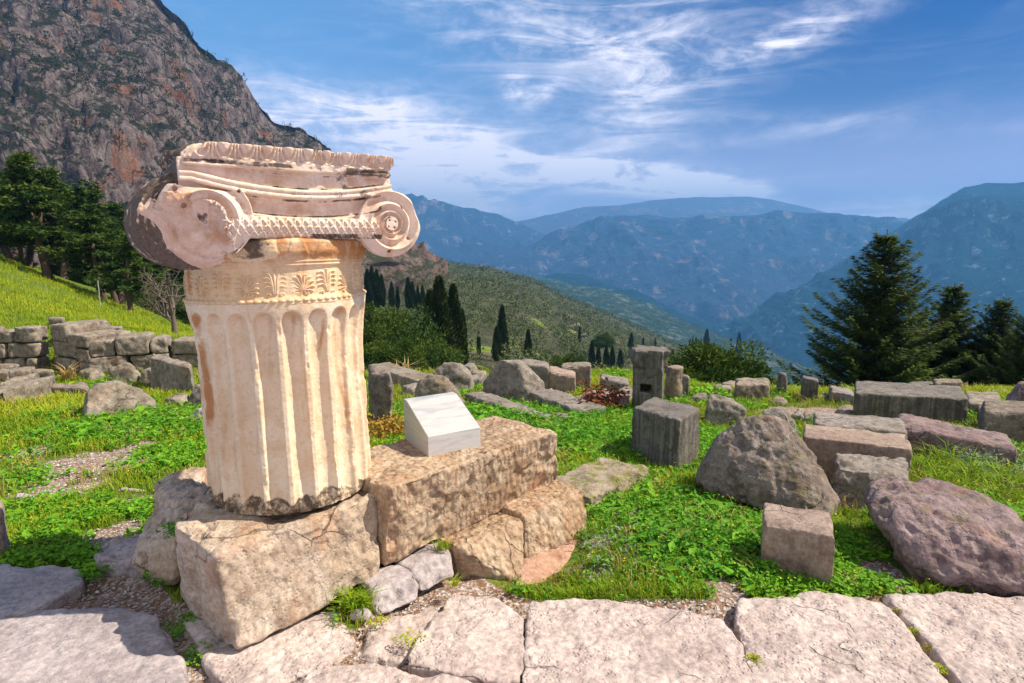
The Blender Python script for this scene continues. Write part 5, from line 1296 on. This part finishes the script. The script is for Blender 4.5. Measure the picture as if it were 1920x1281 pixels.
pl('green_tuft', 'low yellow green clump in the joint left of the pinkish slab', 'plant', 1412, 1240, .01, clT, 10, .02, .34, M['grass'], 60, tint=.5)
pl('dark_weeds', 'dark weeds in the gravel at the bottom left', 'weeds', 370, 1235, -.04, clT, 16, .06, .55, M['clover'], 44)
pl('dark_weeds', 'dark green weed patch left of the flat rock', 'weeds', 180, 1075, -.04, clT, 22, .10, .7, M['clover'], 45)
pl('dark_weeds', 'dark green weeds between the foundation slab and the corner slab', 'weeds', 345, 1180, -.04, clT, 22, .08, .6, M['clover'], 46)
pl('dark_weeds', 'dark bushy weeds right of the mortar footing', 'weeds', 1150, 1100, -.1, clT, 26, .14, .7, M['clover'], 47)
pl('dry_grass_tuft', 'tall golden dry grass growing between the stacked blocks', 'dry grass', 1605, 868, None, [blades(16, .26, .004, .04, .8, 560 + k) for k in range(3)], 7, .06, 1.25, M['dry'], 48)
pl('dry_grass_tuft', 'dry tuft below the ruined wall', 'dry grass', 135, 715, None, [blades(16, .26, .006, .05, .7, 570 + k) for k in range(3)], 5, .1, 1.3, M['dry'], 49)
pl('dry_grass_tuft', 'dry tuft above the long pale beam behind the column', 'dry grass', 752, 712, None, [blades(16, .26, .006, .05, .9, 570 + k) for k in range(3)], 6, .25, 1.5, M['dry'], 50, tint=.4)
pl('orange_weeds', 'orange leaved weeds between the column and the white plinth', 'weeds', 722, 822, None, [leaves(18, .20, .014, .07, 580 + k, .9) for k in range(3)], 60, .24, 1.5, M['orange_leaf'], 51)
pl('orange_weeds', 'orange stalks rising behind the orange weeds beside the dark stump', 'weeds', 714, 800, None, [leaves(18, .30, .012, .05, 590 + k, .9) for k in range(3)], 9, .14, 1.4, M['orange_leaf'], 52, tint=.3)
pl('red_bush', 'dark red leaved low bush left of the tall pillar', 'bush', 1125, 770, None, [leaves(22, .25, .018, .12, 600 + k, .9) for k in range(3)], 34, .28, 1.4, M['red_leaf'], 53)
pl('tall_weeds', 'tall grassy weeds behind the massive boulder on the right', 'weeds', 1790, 905, None, [blades(14, .22, .005, .05, 1.0, 610 + k) for k in range(3)], 46, .45, 1.0, M['grass'], 54)
pl('tall_weeds', 'tall grass tuft right of the small square block', 'weeds', 1582, 1010, -.12, [blades(14, .20, .003, .04, 1.0, 620 + k) for k in range(3)], 12, .08, .8, M['grass'], 55)
pl('tall_weeds', 'green clump in front of the low block at the terrace edge by the bush', 'weeds', 1330, 752, None, clT, 26, .22, 2.4, M['clover'], 56, tint=.3)
pl('tall_weeds', 'broad green weeds under the right corner of the small square block', 'weeds', 1575, 1108, -.1, clT, 18, .08, .9, M['clover'], 57)

# ------------------------------------------------------------------ trees
def tube(path, radii, n=7):
    path = np.array(path, float); V = []; Q = []
    for i, p_ in enumerate(path):
        t_ = path[min(i + 1, len(path) - 1)] - path[max(i - 1, 0)]; t_ = t_ / (np.linalg.norm(t_) + 1e-9)
        a = np.cross(t_, (.3, .9, .1)); a /= np.linalg.norm(a) + 1e-9; b = np.cross(t_, a)
        for k in range(n):
            th = 2 * math.pi * k / n; V.append(p_ + (a * math.cos(th) + b * math.sin(th)) * radii[i])
    for i in range(len(path) - 1):
        for k in range(n): Q.append((i * n + k, i * n + (k + 1) % n, (i + 1) * n + (k + 1) % n, (i + 1) * n + k))
    return np.array(V), np.array(Q)


def join(parts):
    Vs, Qs, o_ = [], [], 0
    for V, Q in parts: Vs.append(V); Qs.append(Q + o_); o_ += len(V)
    return np.concatenate(Vs), np.concatenate(Qs)


def clump_tris(cent, rad, n, size, seed, flat=.6, up=.2, elong=1.6, shade=None):
    """leaf-sized triangles filling ellipsoidal clumps"""
    q = np.random.default_rng(seed); k = len(cent); C = np.repeat(np.array(cent, float), n, 0); Rr = np.repeat(np.atleast_1d(rad) * np.ones(k), n)
    d = q.normal(size=(k * n, 3)); d /= np.linalg.norm(d, axis=1, keepdims=True); r = q.uniform(0, 1, k * n) ** .45
    P = C + d * (Rr * r)[:, None] * np.array((1, 1, flat))
    o_ = d + q.normal(size=d.shape) * .8; o_[:, 2] += up; o_ /= np.linalg.norm(o_, axis=1, keepdims=True)
    s = np.cross(o_, q.normal(size=o_.shape)); s /= np.linalg.norm(s, axis=1, keepdims=True); sz = size * q.uniform(.6, 1.4, k * n)[:, None]
    V = np.stack([P - s * sz * .5, P + s * sz * .5, P + o_ * sz * elong], 1).reshape(-1, 3); T = np.arange(len(V)).reshape(-1, 3)
    ct = np.repeat(q.uniform(-.3, .45, k), n) + q.uniform(0, .5, k * n)
    return V, T, np.clip(np.repeat(ct, 3), 0, 1)


TREES = {}


def tree_template(kind, name, trunk, crown, crown_mat, bark='bark'):
    """trunk: (V, Q), crown: (V, T, tint); returns the two meshes"""
    tm = make_mesh(name + '_trunk', trunk[0], trunk[1], tint=np.full(len(trunk[0]), .4)); tm.materials.append(M[bark])
    cm = make_mesh(name + '_crown', crown[0], crown[1], False, tint=crown[2]); cm.materials.append(M[crown_mat]); TREES[kind] = (name, tm, cm)


def plant_tree(kind, label, cat, loc, height, rot=0., wid=1.0, group=None):
    name, tm, cm = TREES[kind]
    r0 = bpy.data.objects.new(name, None); COL.objects.link(r0); r0.location = tuple(loc); r0.rotation_euler = (0, 0, rot); r0.scale = (height * wid, height * wid, height)
    link('trunk', tm, None, r0)
    if cm is not None: link('crown', cm, None, r0)
    tag(r0, label, cat, group); return r0


def pine(seed, nc=70, n=70, low=.35, width=.24, bend=.05):
    q = np.random.default_rng(seed); ts = np.linspace(0, 1, 9)
    path = [(bend * math.sin(t * 3 + seed), bend * .6 * math.sin(t * 4), t * .93) for t in ts]; parts = [tube(path, [.020 * (1 - .8 * t) + .002 for t in ts])]; cent = []; rad = []
    for k in range(nc):
        t = low + (1 - low) * (k + q.uniform()) / nc; base = np.array((np.interp(t * .93, [p_[2] for p_ in path], [p_[0] for p_ in path]), np.interp(t * .93, [p_[2] for p_ in path], [p_[1] for p_ in path]), t * .93))
        L = width * (math.sin(min(1, (t - low) / (1 - low) * 1.15 + .25) * math.pi) ** .7 + .12) * q.uniform(.35, 1.1); a = q.uniform(0, 6.28)
        tip = base + np.array((math.cos(a) * L, math.sin(a) * L, .04 + .05 * q.uniform(-1, 1.))); cent.append(tip); rad.append(.045 * q.uniform(.6, 1.4))
        if k % 2 == 0: parts.append(tube([base, (base + tip) / 2 + (0, 0, -.01), tip], [.005, .004, .002], 4))
        if L > .1: cent.append(base + (tip - base) * .6 + (0, 0, .02)); rad.append(.035 * q.uniform(.6, 1.3))
    for k in range(5):
        t = q.uniform(.15, low); a = q.uniform(0, 6.28); parts.append(tube([(0, 0, t * .93), (math.cos(a) * .06, math.sin(a) * .06, t * .93 + .01)], [.004, .001], 4))
    return join(parts), clump_tris(cent, np.array(rad), n, .016, seed + 1, .55)


def fir(seed, nw=33, width=.36):
    q = np.random.default_rng(seed); parts = [tube([(0, 0, 0), (.003, 0, .5), (0, .002, 1)], [.018, .011, .002])]; Vs = []; Ts = []; Cs = []; off = 0
    for k in range(nw):
        t = .03 + .95 * (k / nw) ** .95; L0 = width * (1 - t) ** .85 * (.9 if k % 3 else 1.15) + .012; nb = 9 if t < .7 else 7
        for j in range(nb):
            a = 6.28 * (j + q.uniform(-.3, .3)) / nb + k * 1.7; L = L0 * q.uniform(.55, 1.2); z0 = t + q.uniform(-.012, .012)
            m_ = max(5, int(L / .014)); s = np.linspace(.08, 1, m_); X = np.cos(a) * L * s; Y = np.sin(a) * L * s; Z = z0 - .05 * L * np.sin(s * 3.1) * 1.2 + L * (.22 + .25 * t) * s ** 2.4
            if L > .07: parts.append(tube([(X[0], Y[0], Z[0]), (X[m_ // 2], Y[m_ // 2], Z[m_ // 2]), (X[-1], Y[-1], Z[-1])], [.0035, .0025, .001], 3))
            # fan of twigs along the branch
            tt = q.uniform(0, .45)
            for _ in range(15):
                sd_ = q.uniform(-1, 1, m_); out = .30 * L * (1 - s) + .016; px_ = X + -np.sin(a) * sd_ * out * .8 + q.normal(size=m_) * .003; py_ = Y + np.cos(a) * sd_ * out * .8; pz_ = Z - np.abs(sd_) * out * .12 + q.normal(size=m_) * .006
                dr = np.stack([np.cos(a) * .8 - np.sin(a) * sd_ * .6, np.sin(a) * .8 + np.cos(a) * sd_ * .6, q.uniform(-.3, .35, m_)], 1); sz = .015 * q.uniform(.7, 1.4, m_)[:, None]
                sd2 = np.cross(dr, (0, 0, 1)) + q.normal(size=(m_, 3)) * .3; sd2 /= np.linalg.norm(sd2, axis=1, keepdims=True); P = np.stack([px_, py_, pz_], 1)
                V = np.stack([P - sd2 * sz * .32, P + sd2 * sz * .32, P + dr * sz * 1.6], 1).reshape(-1, 3); Vs.append(V); Cs.append(np.repeat(tt + q.uniform(0, .4, m_) + .15 * s, 3))
    V = np.concatenate(Vs); return join(parts), (V, np.arange(len(V)).reshape(-1, 3), np.clip(np.concatenate(Cs), 0, 1))


def cypress(seed, n=7000, w=.085):
    q = np.random.default_rng(seed); t = q.uniform(0, 1, n) ** .9; prof = w * np.clip(np.sin(np.clip(t * .97 + .03, 0, 1) ** .62 * math.pi), 0, 1) ** .75 + .004
    a = q.uniform(0, 6.28, n); lob = 1 + .16 * np.sin(a * 3 + t * 9 + seed) + .12 * np.sin(a * 7 - t * 23); r = prof * lob * q.uniform(.35, 1.0, n) ** .5
    P = np.stack([r * np.cos(a), r * np.sin(a), .03 + t * .96], 1); o_ = np.stack([np.cos(a) * .45, np.sin(a) * .45, np.ones(n)], 1) + q.normal(size=(n, 3)) * .3
    s = np.cross(o_, q.normal(size=o_.shape)); s /= np.linalg.norm(s, axis=1, keepdims=True); sz = .013 * q.uniform(.6, 1.5, n)[:, None]
    V = np.stack([P - s * sz * .5, P + s * sz * .5, P + o_ * sz * 1.8], 1).reshape(-1, 3)
    return tube([(0, 0, 0), (0, 0, .5), (0, 0, .9)], [.012, .01, .003], 6), (V, np.arange(n * 3).reshape(-1, 3), np.repeat(np.clip(q.uniform(0, .8, n) + .2 * np.sin(a * 3 + t * 9 + seed), 0, 1), 3))


def bushy(seed, nc=70, n=480, size=.021):
    q = np.random.default_rng(seed); d = q.normal(size=(nc, 3)); d /= np.linalg.norm(d, axis=1, keepdims=True); d[:, 2] = np.abs(d[:, 2]); r = q.uniform(.55, 1.05, nc)
    cent = d * r[:, None] * np.array((.62, .62, .72)) + (0, 0, .12); parts = []
    for k in range(0, nc, 4): parts.append(tube([(0, 0, 0), cent[k] * .5 + (0, 0, .05), cent[k]], [.03, .018, .006], 5))
    return join(parts), clump_tris(cent, .20 * q.uniform(.7, 1.2, nc), n, size, seed + 3, .85, .6, 1.8)


def bare(seed):
    q = np.random.default_rng(seed); parts = []
    def grow(p_, d, L, r_, lv):
        pts = [p_]; 
        for k in range(4): d = d + q.normal(size=3) * .16 + np.array((0, 0, .03)); d /= np.linalg.norm(d); pts.append(pts[-1] + d * L / 4)
        parts.append(tube(pts, list(np.linspace(r_, r_ * .6, 5)), 5 if lv < 2 else 3))
        if lv >= 5: return
        for k in range(3 if lv < 4 else 2):
            nd = d + q.normal(size=3) * .55; nd /= np.linalg.norm(nd); grow(pts[-1 - (k % 3)], nd, L * q.uniform(.62, .82), r_ * .55, lv + 1)
    grow(np.zeros(3), np.array((.1, 0, 1.)), .26, .028, 0); grow(np.array((0, 0, .1)), np.array((-.5, .2, .8)), .22, .018, 1)
    return join(parts)


for k in range(4): tree_template('pine%d' % k, 'pine_tree', *pine(700 + k, low=(.38, .30, .45, .25)[k]), 'pine')
for k in range(3): tree_template('fir%d' % k, 'fir_tree', *fir(720 + k, width=(.43, .36, .46)[k]), 'fir')
for k in range(3): tree_template('cyp%d' % k, 'cypress_tree', *cypress(740 + k, w=(.085, .10, .075)[k]), 'cypress')
tree_template('bush0', 'pine_bush', *bushy(760), 'pine'); tree_template('bush1', 'green_bush', *bushy(761, 55, 260, .024), 'pine'); tree_template('olive0', 'olive_bush', *bushy(762, 50, 160, .024), 'olive')
bt = bare(5); me = make_mesh('bare_branches', bt[0], bt[1], tint=np.full(len(bt[0]), .5)); me.materials.append(M['twig'])
o = bpy.data.objects.new('bare_tree', me); COL.objects.link(o); q = at_y(330, 632, 17.0); o.location = tuple(q); o.scale = (3.1,) * 3
tag(o, 'leafless grey tree behind the ruined wall beside the column', 'bare tree')

# left wood: (u, base v, top v, distance)
WOOD = [(82, 538, 285, 34, 'tall pine with a bare pale trunk, in front of the left wood'), (105, 536, 320, 35, 'leaning trunk pine right beside the tall pale trunked one'), (190, 556, 385, 35, 'pine with forked trunk by the metal post'), (207, 560, 400, 37, 'slim pine just right of the metal post'),
        (222, 556, 430, 38, 'pine with dark trunk fifth from the left'), (252, 568, 440, 33, 'thin trunked pine near the bare tree'), (240, 560, 450, 40, 'low crowned pine behind the thin trunked one'), (20, 515, 330, 48, 'dark pine at the left edge of the wood'), (-30, 505, 290, 45, 'pine mostly cut off by the left edge'),
        (55, 520, 350, 50, 'broad pine left of the tall pale trunk'), (140, 530, 355, 48, 'broad dark pine left of centre in the wood'), (170, 535, 345, 55, 'tall narrow pine deep in the wood'), (215, 540, 380, 56, 'rounded pine in the right half of the wood'), (265, 560, 420, 52, 'pine right behind the left volute'),
        (300, 575, 440, 48, 'dark pine beside the bare tree'), (330, 580, 460, 55, 'pine hidden partly by the column edge'), (120, 515, 340, 62, 'far pine above the gap in the wood'), (35, 505, 375, 66, 'far pine at left under the cliff'), (235, 545, 400, 66, 'far pine at the right of the wood'), (290, 560, 455, 66, 'far pine under the left volute'),
        (360, 600, 470, 60, 'pine almost fully behind the column'), (0, 500, 370, 60, 'pine shrouded in the far left corner of the wood'), (85, 515, 375, 70, 'small far pine between two trunks'), (180, 530, 410, 72, 'lowest far pine in the middle of the wood')]
for k, (u, vb, vt, d, lb) in enumerate(WOOD):
    b = at_y(u, vb, d); zg = float(G(b[0], b[1])); vt_ = hgt(b, vt); ztop = b[2] + vt_; b[2] = zg - .1
    plant_tree('pine%d' % (k % 4), lb, 'pine tree', b, ztop - b[2], k * 1.3, 1.9 if k > 6 else 1.55, 'pines of the wood on the left slope')
# understory bushes of the wood
for k, (u, vb, vt, d) in enumerate([(-10, 520, 470, 52), (40, 525, 475, 54), (130, 540, 480, 52), (175, 552, 490, 50), (225, 562, 500, 50), (275, 575, 510, 48), (320, 590, 520, 46), (355, 600, 530, 46)]):
    b = at_y(u, vb, d); ztop = b[2] + hgt(b, vt); b[2] = float(G(b[0], b[1])) - .3
    plant_tree('bush1', 'dark undergrowth bush of the left wood, %s from the left' % ORD[k], 'bush', b, ztop - b[2], k, 1.3, 'undergrowth of the left wood')
# pines and cypresses in the middle
for k, (u, vb, vt, d, lb) in enumerate([(718, 700, 560, 36, 'bright green bushy pine right beside the column'), (762, 700, 572, 38, 'bright green bushy pine left of the cypress group'), (700, 700, 600, 30, 'low green pine touching the column'), (790, 705, 610, 34, 'small bushy pine at the foot of the cypress group'), (740, 710, 630, 26, 'low pine bush behind the long pale beam')]):
    b = at_y(u, vb, d); plant_tree('bush0' if k % 2 == 0 else 'bush1', lb, 'pine tree', b - np.array((0, 0, .5)), hgt(b, vt) + .5, k, .95)
for k, (u, vb, vt, d, wd, lb) in enumerate([(826, 700, 520, 42, 1.35, 'tallest cypress, left in the dense group of three'), (852, 700, 534, 43, 1.15, 'middle cypress of the dense group of three'), (868, 696, 580, 44, 1.0, 'shortest cypress at the right of the dense group of three'), (808, 700, 545, 44, 1.1, 'cypress at the left shoulder of the dense group')]):
    b = at_y(u, vb, d); plant_tree('cyp%d' % (k % 3), lb, 'cypress', b, hgt(b, vt), k, wd, 'tall cypresses in the middle distance')
b = at_y(1346, 742, 14.5); plant_tree('bush0', 'round dark pine bush at the terrace edge right of the tall pillar', 'pine bush', b - np.array((0, 0, .6)), hgt(b, 628) + .6, 1, 1.35)
for k, (u, vb, vt, d, kd, wd, lb) in enumerate([(1632, 790, 430, 19, 0, 1.05, 'tallest and nearest dark fir on the right'), (1762, 800, 530, 21, 1, 1.15, 'second tallest dark fir, middle of the right group'), (1852, 800, 556, 20, 0, 1.0, 'slim topped dark fir near the right edge'), (1918, 800, 566, 18, 2, .95, 'dark fir cut off by the right edge'), (1722, 800, 640, 22, 2, 1.3, 'low fir between the tallest and the second tallest'), (1830, 800, 650, 22, 1, 1.5, 'low fir between the two right hand tops')]):
    b = at_y(u, vb, d); plant_tree('fir%d' % kd, lb, 'fir tree', b, hgt(b, vt), k * 2.1, wd, 'fir trees beyond the terrace on the right')

# points on the hillside seen at a pixel
def proj_arr(P):
    z = P[..., 2] - CZ; dd = P[..., 1] * math.cos(PITCH) - z * math.sin(PITCH); hh = P[..., 1] * math.sin(PITCH) + z * math.cos(PITCH)
    return 960 + FPX * P[..., 0] / dd, 640.5 - FPX * hh / dd


HU, HVV = proj_arr(HV[:, :360]); SU, SV = None, None
def on_hill(u, v):
    i = np.argmin((HU - u) ** 2 * .5 + (HVV - v) ** 2); return HV[:, :360].reshape(-1, 3)[i]


CYP = [(941, 676, 573, 1.1, 'tall cypress standing alone on the green meadow'), (932, 678, 612, 1.2, 'shorter cypress touching the tall one on the meadow'), (899, 668, 622, 1.1, 'small cypress between the dense group and the tall meadow one'), (990, 682, 618, 1.2, 'cypress among olives right of the meadow'), (1086, 645, 612, .9, 'slim single cypress high on the olive slope'),
       (1108, 700, 640, 1.3, 'leftmost cypress of the row left of the tall pillar'), (1122, 705, 652, 1.3, 'second cypress of the row left of the tall pillar'), (1135, 706, 648, 1.1, 'third cypress of the row left of the tall pillar'), (1147, 706, 650, 1.3, 'fourth cypress of the row left of the tall pillar'), (1161, 706, 656, 1.4, 'last cypress of the row, next to the tall pillar'),
       (1183, 662, 624, 1.3, 'cypress rising behind the left top of the tall pillar'), (1204, 662, 632, 1.0, 'cypress rising behind the middle of the pillar top'), (1229, 662, 634, 1.0, 'cypress rising behind the right top of the pillar'),
       (1323, 676, 618, 1.1, 'slim cypress above the round pine bush, left of two'), (1392, 680, 625, 1.1, 'slim cypress above the round pine bush, right of two'), (1303, 652, 631, .8, 'tiny far cypress left of the slim pair'), (1310, 652, 632, .8, 'tiny far cypress nearest the slim pair'), (1262, 690, 655, 1.3, 'short cypress right of the pillar above the stump')]
for k, (u, vb, vt, wd, lb) in enumerate(CYP):
    b = on_hill(u, vb); plant_tree('cyp%d' % (k % 3), lb, 'cypress', b, hgt(b, vt), k, wd, 'cypresses scattered over the olive slope')
for k, (u, vb, vt, wd) in enumerate([(690, 572, 505, 1.2), (699, 575, 500, 1.1), (708, 578, 506, 1.3), (717, 578, 515, 1.2), (735, 578, 528, 1.1), (746, 580, 538, 1.2), (766, 580, 520, 1.2), (774, 580, 528, 1.2), (784, 582, 536, 1.1), (793, 582, 534, 1.1)]):
    b = at_y(u, vb, 125); plant_tree('cyp%d' % (k % 3), 'dark cypress under the red spur, %s from the column' % ORD[k], 'cypress', b, hgt(b, vt), k, wd, 'cypresses under the red rocky spur')
for k, (u, vb, vt, d, lb) in enumerate([(1063, 705, 652, 40, 'yellow green young pine above the tilted block'), (905, 715, 685, 24, 'low bush behind the small reddish stone'), (1000, 712, 672, 30, 'low grey green bush behind the squarish block'), (955, 700, 670, 40, 'round bush at the foot of the meadow cypress'), (1130, 650, 622, 170, 'dark round tree right of the pale ruins')]):
    b = at_y(u, vb, d); plant_tree(('bush1', 'bush0', 'olive0')[k % 3], lb, 'bush', b - np.array((0, 0, .3)), hgt(b, vt) + .3, k, 1.1)

# olive groves on the hillside: too many to count
def grove(name, label, VV, NN, n, seed, umax, size, lod, mat, avoid=(), dens=1.0, tmin=0.0, tmax=1.0, steep=None):
    q = np.random.default_rng(seed); nu, nt_ = VV.shape[:2]
    u = q.uniform(0, nu - 1.01, n); t = tmin * (nt_ - 15) + (q.uniform(0, 1, n) ** .8) * (nt_ - 15) * (tmax - tmin)
    i, j = u.astype(int), t.astype(int); fu, ft = (u - i)[:, None], (t - j)[:, None]
    P = VV[i, j] * (1 - fu) * (1 - ft) + VV[i + 1, j] * fu * (1 - ft) + VV[i, j + 1] * (1 - fu) * ft + VV[i + 1, j + 1] * fu * ft
    m = fbm(P / 26, 4, seed + 2) + .1 > q.uniform(-.45, .5 - dens * .6, n)
    if steep is not None: m &= np.abs(NN[i, j][:, 2]) > q.uniform(steep, steep + .25, n)
    pu, pv_ = proj_arr(P)
    for au, av, ru, rv in avoid: m &= ((pu - au) / ru) ** 2 + ((pv_ - av) / rv) ** 2 > 1
    m &= (pu < umax) & (pu > -150)
    P = P[m]; d = np.linalg.norm(P, axis=1); Vs = []; Cs = []; Ts = []; off = 0
    for lo_, hi_, nn in lod:
        k = (d >= lo_) & (d < hi_)
        if not k.any(): continue
        temps = []
        for s_ in range(3):
            qq = np.random.default_rng(seed + s_); cc = qq.normal(size=(5, 3)) * .35; cc[:, 2] = np.abs(cc[:, 2]) + .55; temps.append(clump_tris(cc, .55, nn // 5, 1.25 / math.sqrt(nn), seed + s_, .8, .5, 1.2))
        V, T, C = merge(temps, P[k] - np.array((0, 0, .1)), size * q.uniform(.55, 1.35, k.sum()), seed, q.uniform(-.3, .3, k.sum())); Vs.append(V); Ts.append(T + off); Cs.append(C); off += len(V)
    o_ = link(name, make_mesh(name, np.concatenate(Vs), np.concatenate(Ts), False, tint=np.concatenate(Cs)), M[mat]); tag(o_, label, kind='stuff'); return o_


grove('olive_grove', 'olive trees and scrub covering the valley hillside', HV, HN, 9000, 801, 1600, 1.9, ((0, 170, 110), (170, 400, 40), (400, 2000, 16)), 'olive', avoid=((905, 660, 45, 24), (1180, 645, 10, 6)), dens=1.0)
grove('slope_scrub', 'scrub dotted over the far valley slope', VSV, VSN, 5000, 811, 1800, 3.2, ((0, 4000, 14),), 'olive', dens=.7)
grove('cliff_scrub', 'dark scrub clinging to ledges of the cliff', CLV, CLN, 4200, 805, 620, 2.2, ((0, 2000, 26),), 'shrub', dens=.15, tmin=.12, tmax=1.0, steep=.12)
# pale ruins and road patch on the hillside
for k, (u, v, w, hh, lb) in enumerate([(1075, 618, 26, 12, 'pale ruined walls high among the olives'), (1092, 632, 16, 9, 'smaller pale ruin below the high one among the olives'), (915, 690, 22, 5, 'low pale terrace wall on the meadow')]):
    b = on_hill(u, v); s = w / FPX * b[1] / 2; H = hh / FPX * b[1]
    pts = [(b[0] + sx_ * s * (.8 if c_ else 1), b[1] + sy_ * s * .5, b[2] - 1 + c_ * (H + 1) * (1 if sx_ > 0 else .6)) for sx_ in (-1, 1) for sy_ in (-1, 1) for c_ in (0, 1)]
    rock('ruin', lb, 'ruin', pts, M['wall'], .2, .3, h=max(.15, s / 14), seed=300 + k, chip=.4, fine=.1)
# thin metal post on the left slope
b = at_y(188, 575, 24); p_, q_ = tube([(0, 0, 0), (.01, 0, .6), (0, 0, 1.0)], [.02, .018, .018], 8); me = make_mesh('metal_post', p_, q_); mm, t_, pr = new_mat('galvanised_post'); pr.inputs['Base Color'].default_value = (.5, .52, .52, 1); pr.inputs['Metallic'].default_value = .6; pr.inputs['Roughness'].default_value = .5
tag(link('metal_post', me, mm, loc=(b[0], b[1], b[2])), 'thin pale metal post on the grass slope in front of the pines', 'post')

# ------------------------------------------------------------------ air
bm = bmesh.new(); bmesh.ops.create_cube(bm, size=1)
for v_ in bm.verts: v_.co = Vector((v_.co.x * 34000, -300 + (v_.co.y + .5) * 8300, -1100 + (v_.co.z + .5) * 1700))
me = bpy.data.meshes.new('haze'); bm.to_mesh(me); bm.free()
hm = bpy.data.materials.new('haze_air'); hm.use_nodes = True; hn = NT(hm.node_tree); hn.n.clear()
ho = hn.new('ShaderNodeOutputMaterial'); pv = hn.new('ShaderNodeVolumePrincipled')
pv.inputs['Color'].default_value = (.15, .48, 1.0, 1); pv.inputs['Density'].default_value = 2.1e-4; pv.inputs['Anisotropy'].default_value = .1
hn.l.new(pv.outputs[0], ho.inputs['Volume'])
hz = link('haze', me, hm); hz['kind'] = 'stuff'; hz['label'] = 'thin blue air filling the valley'
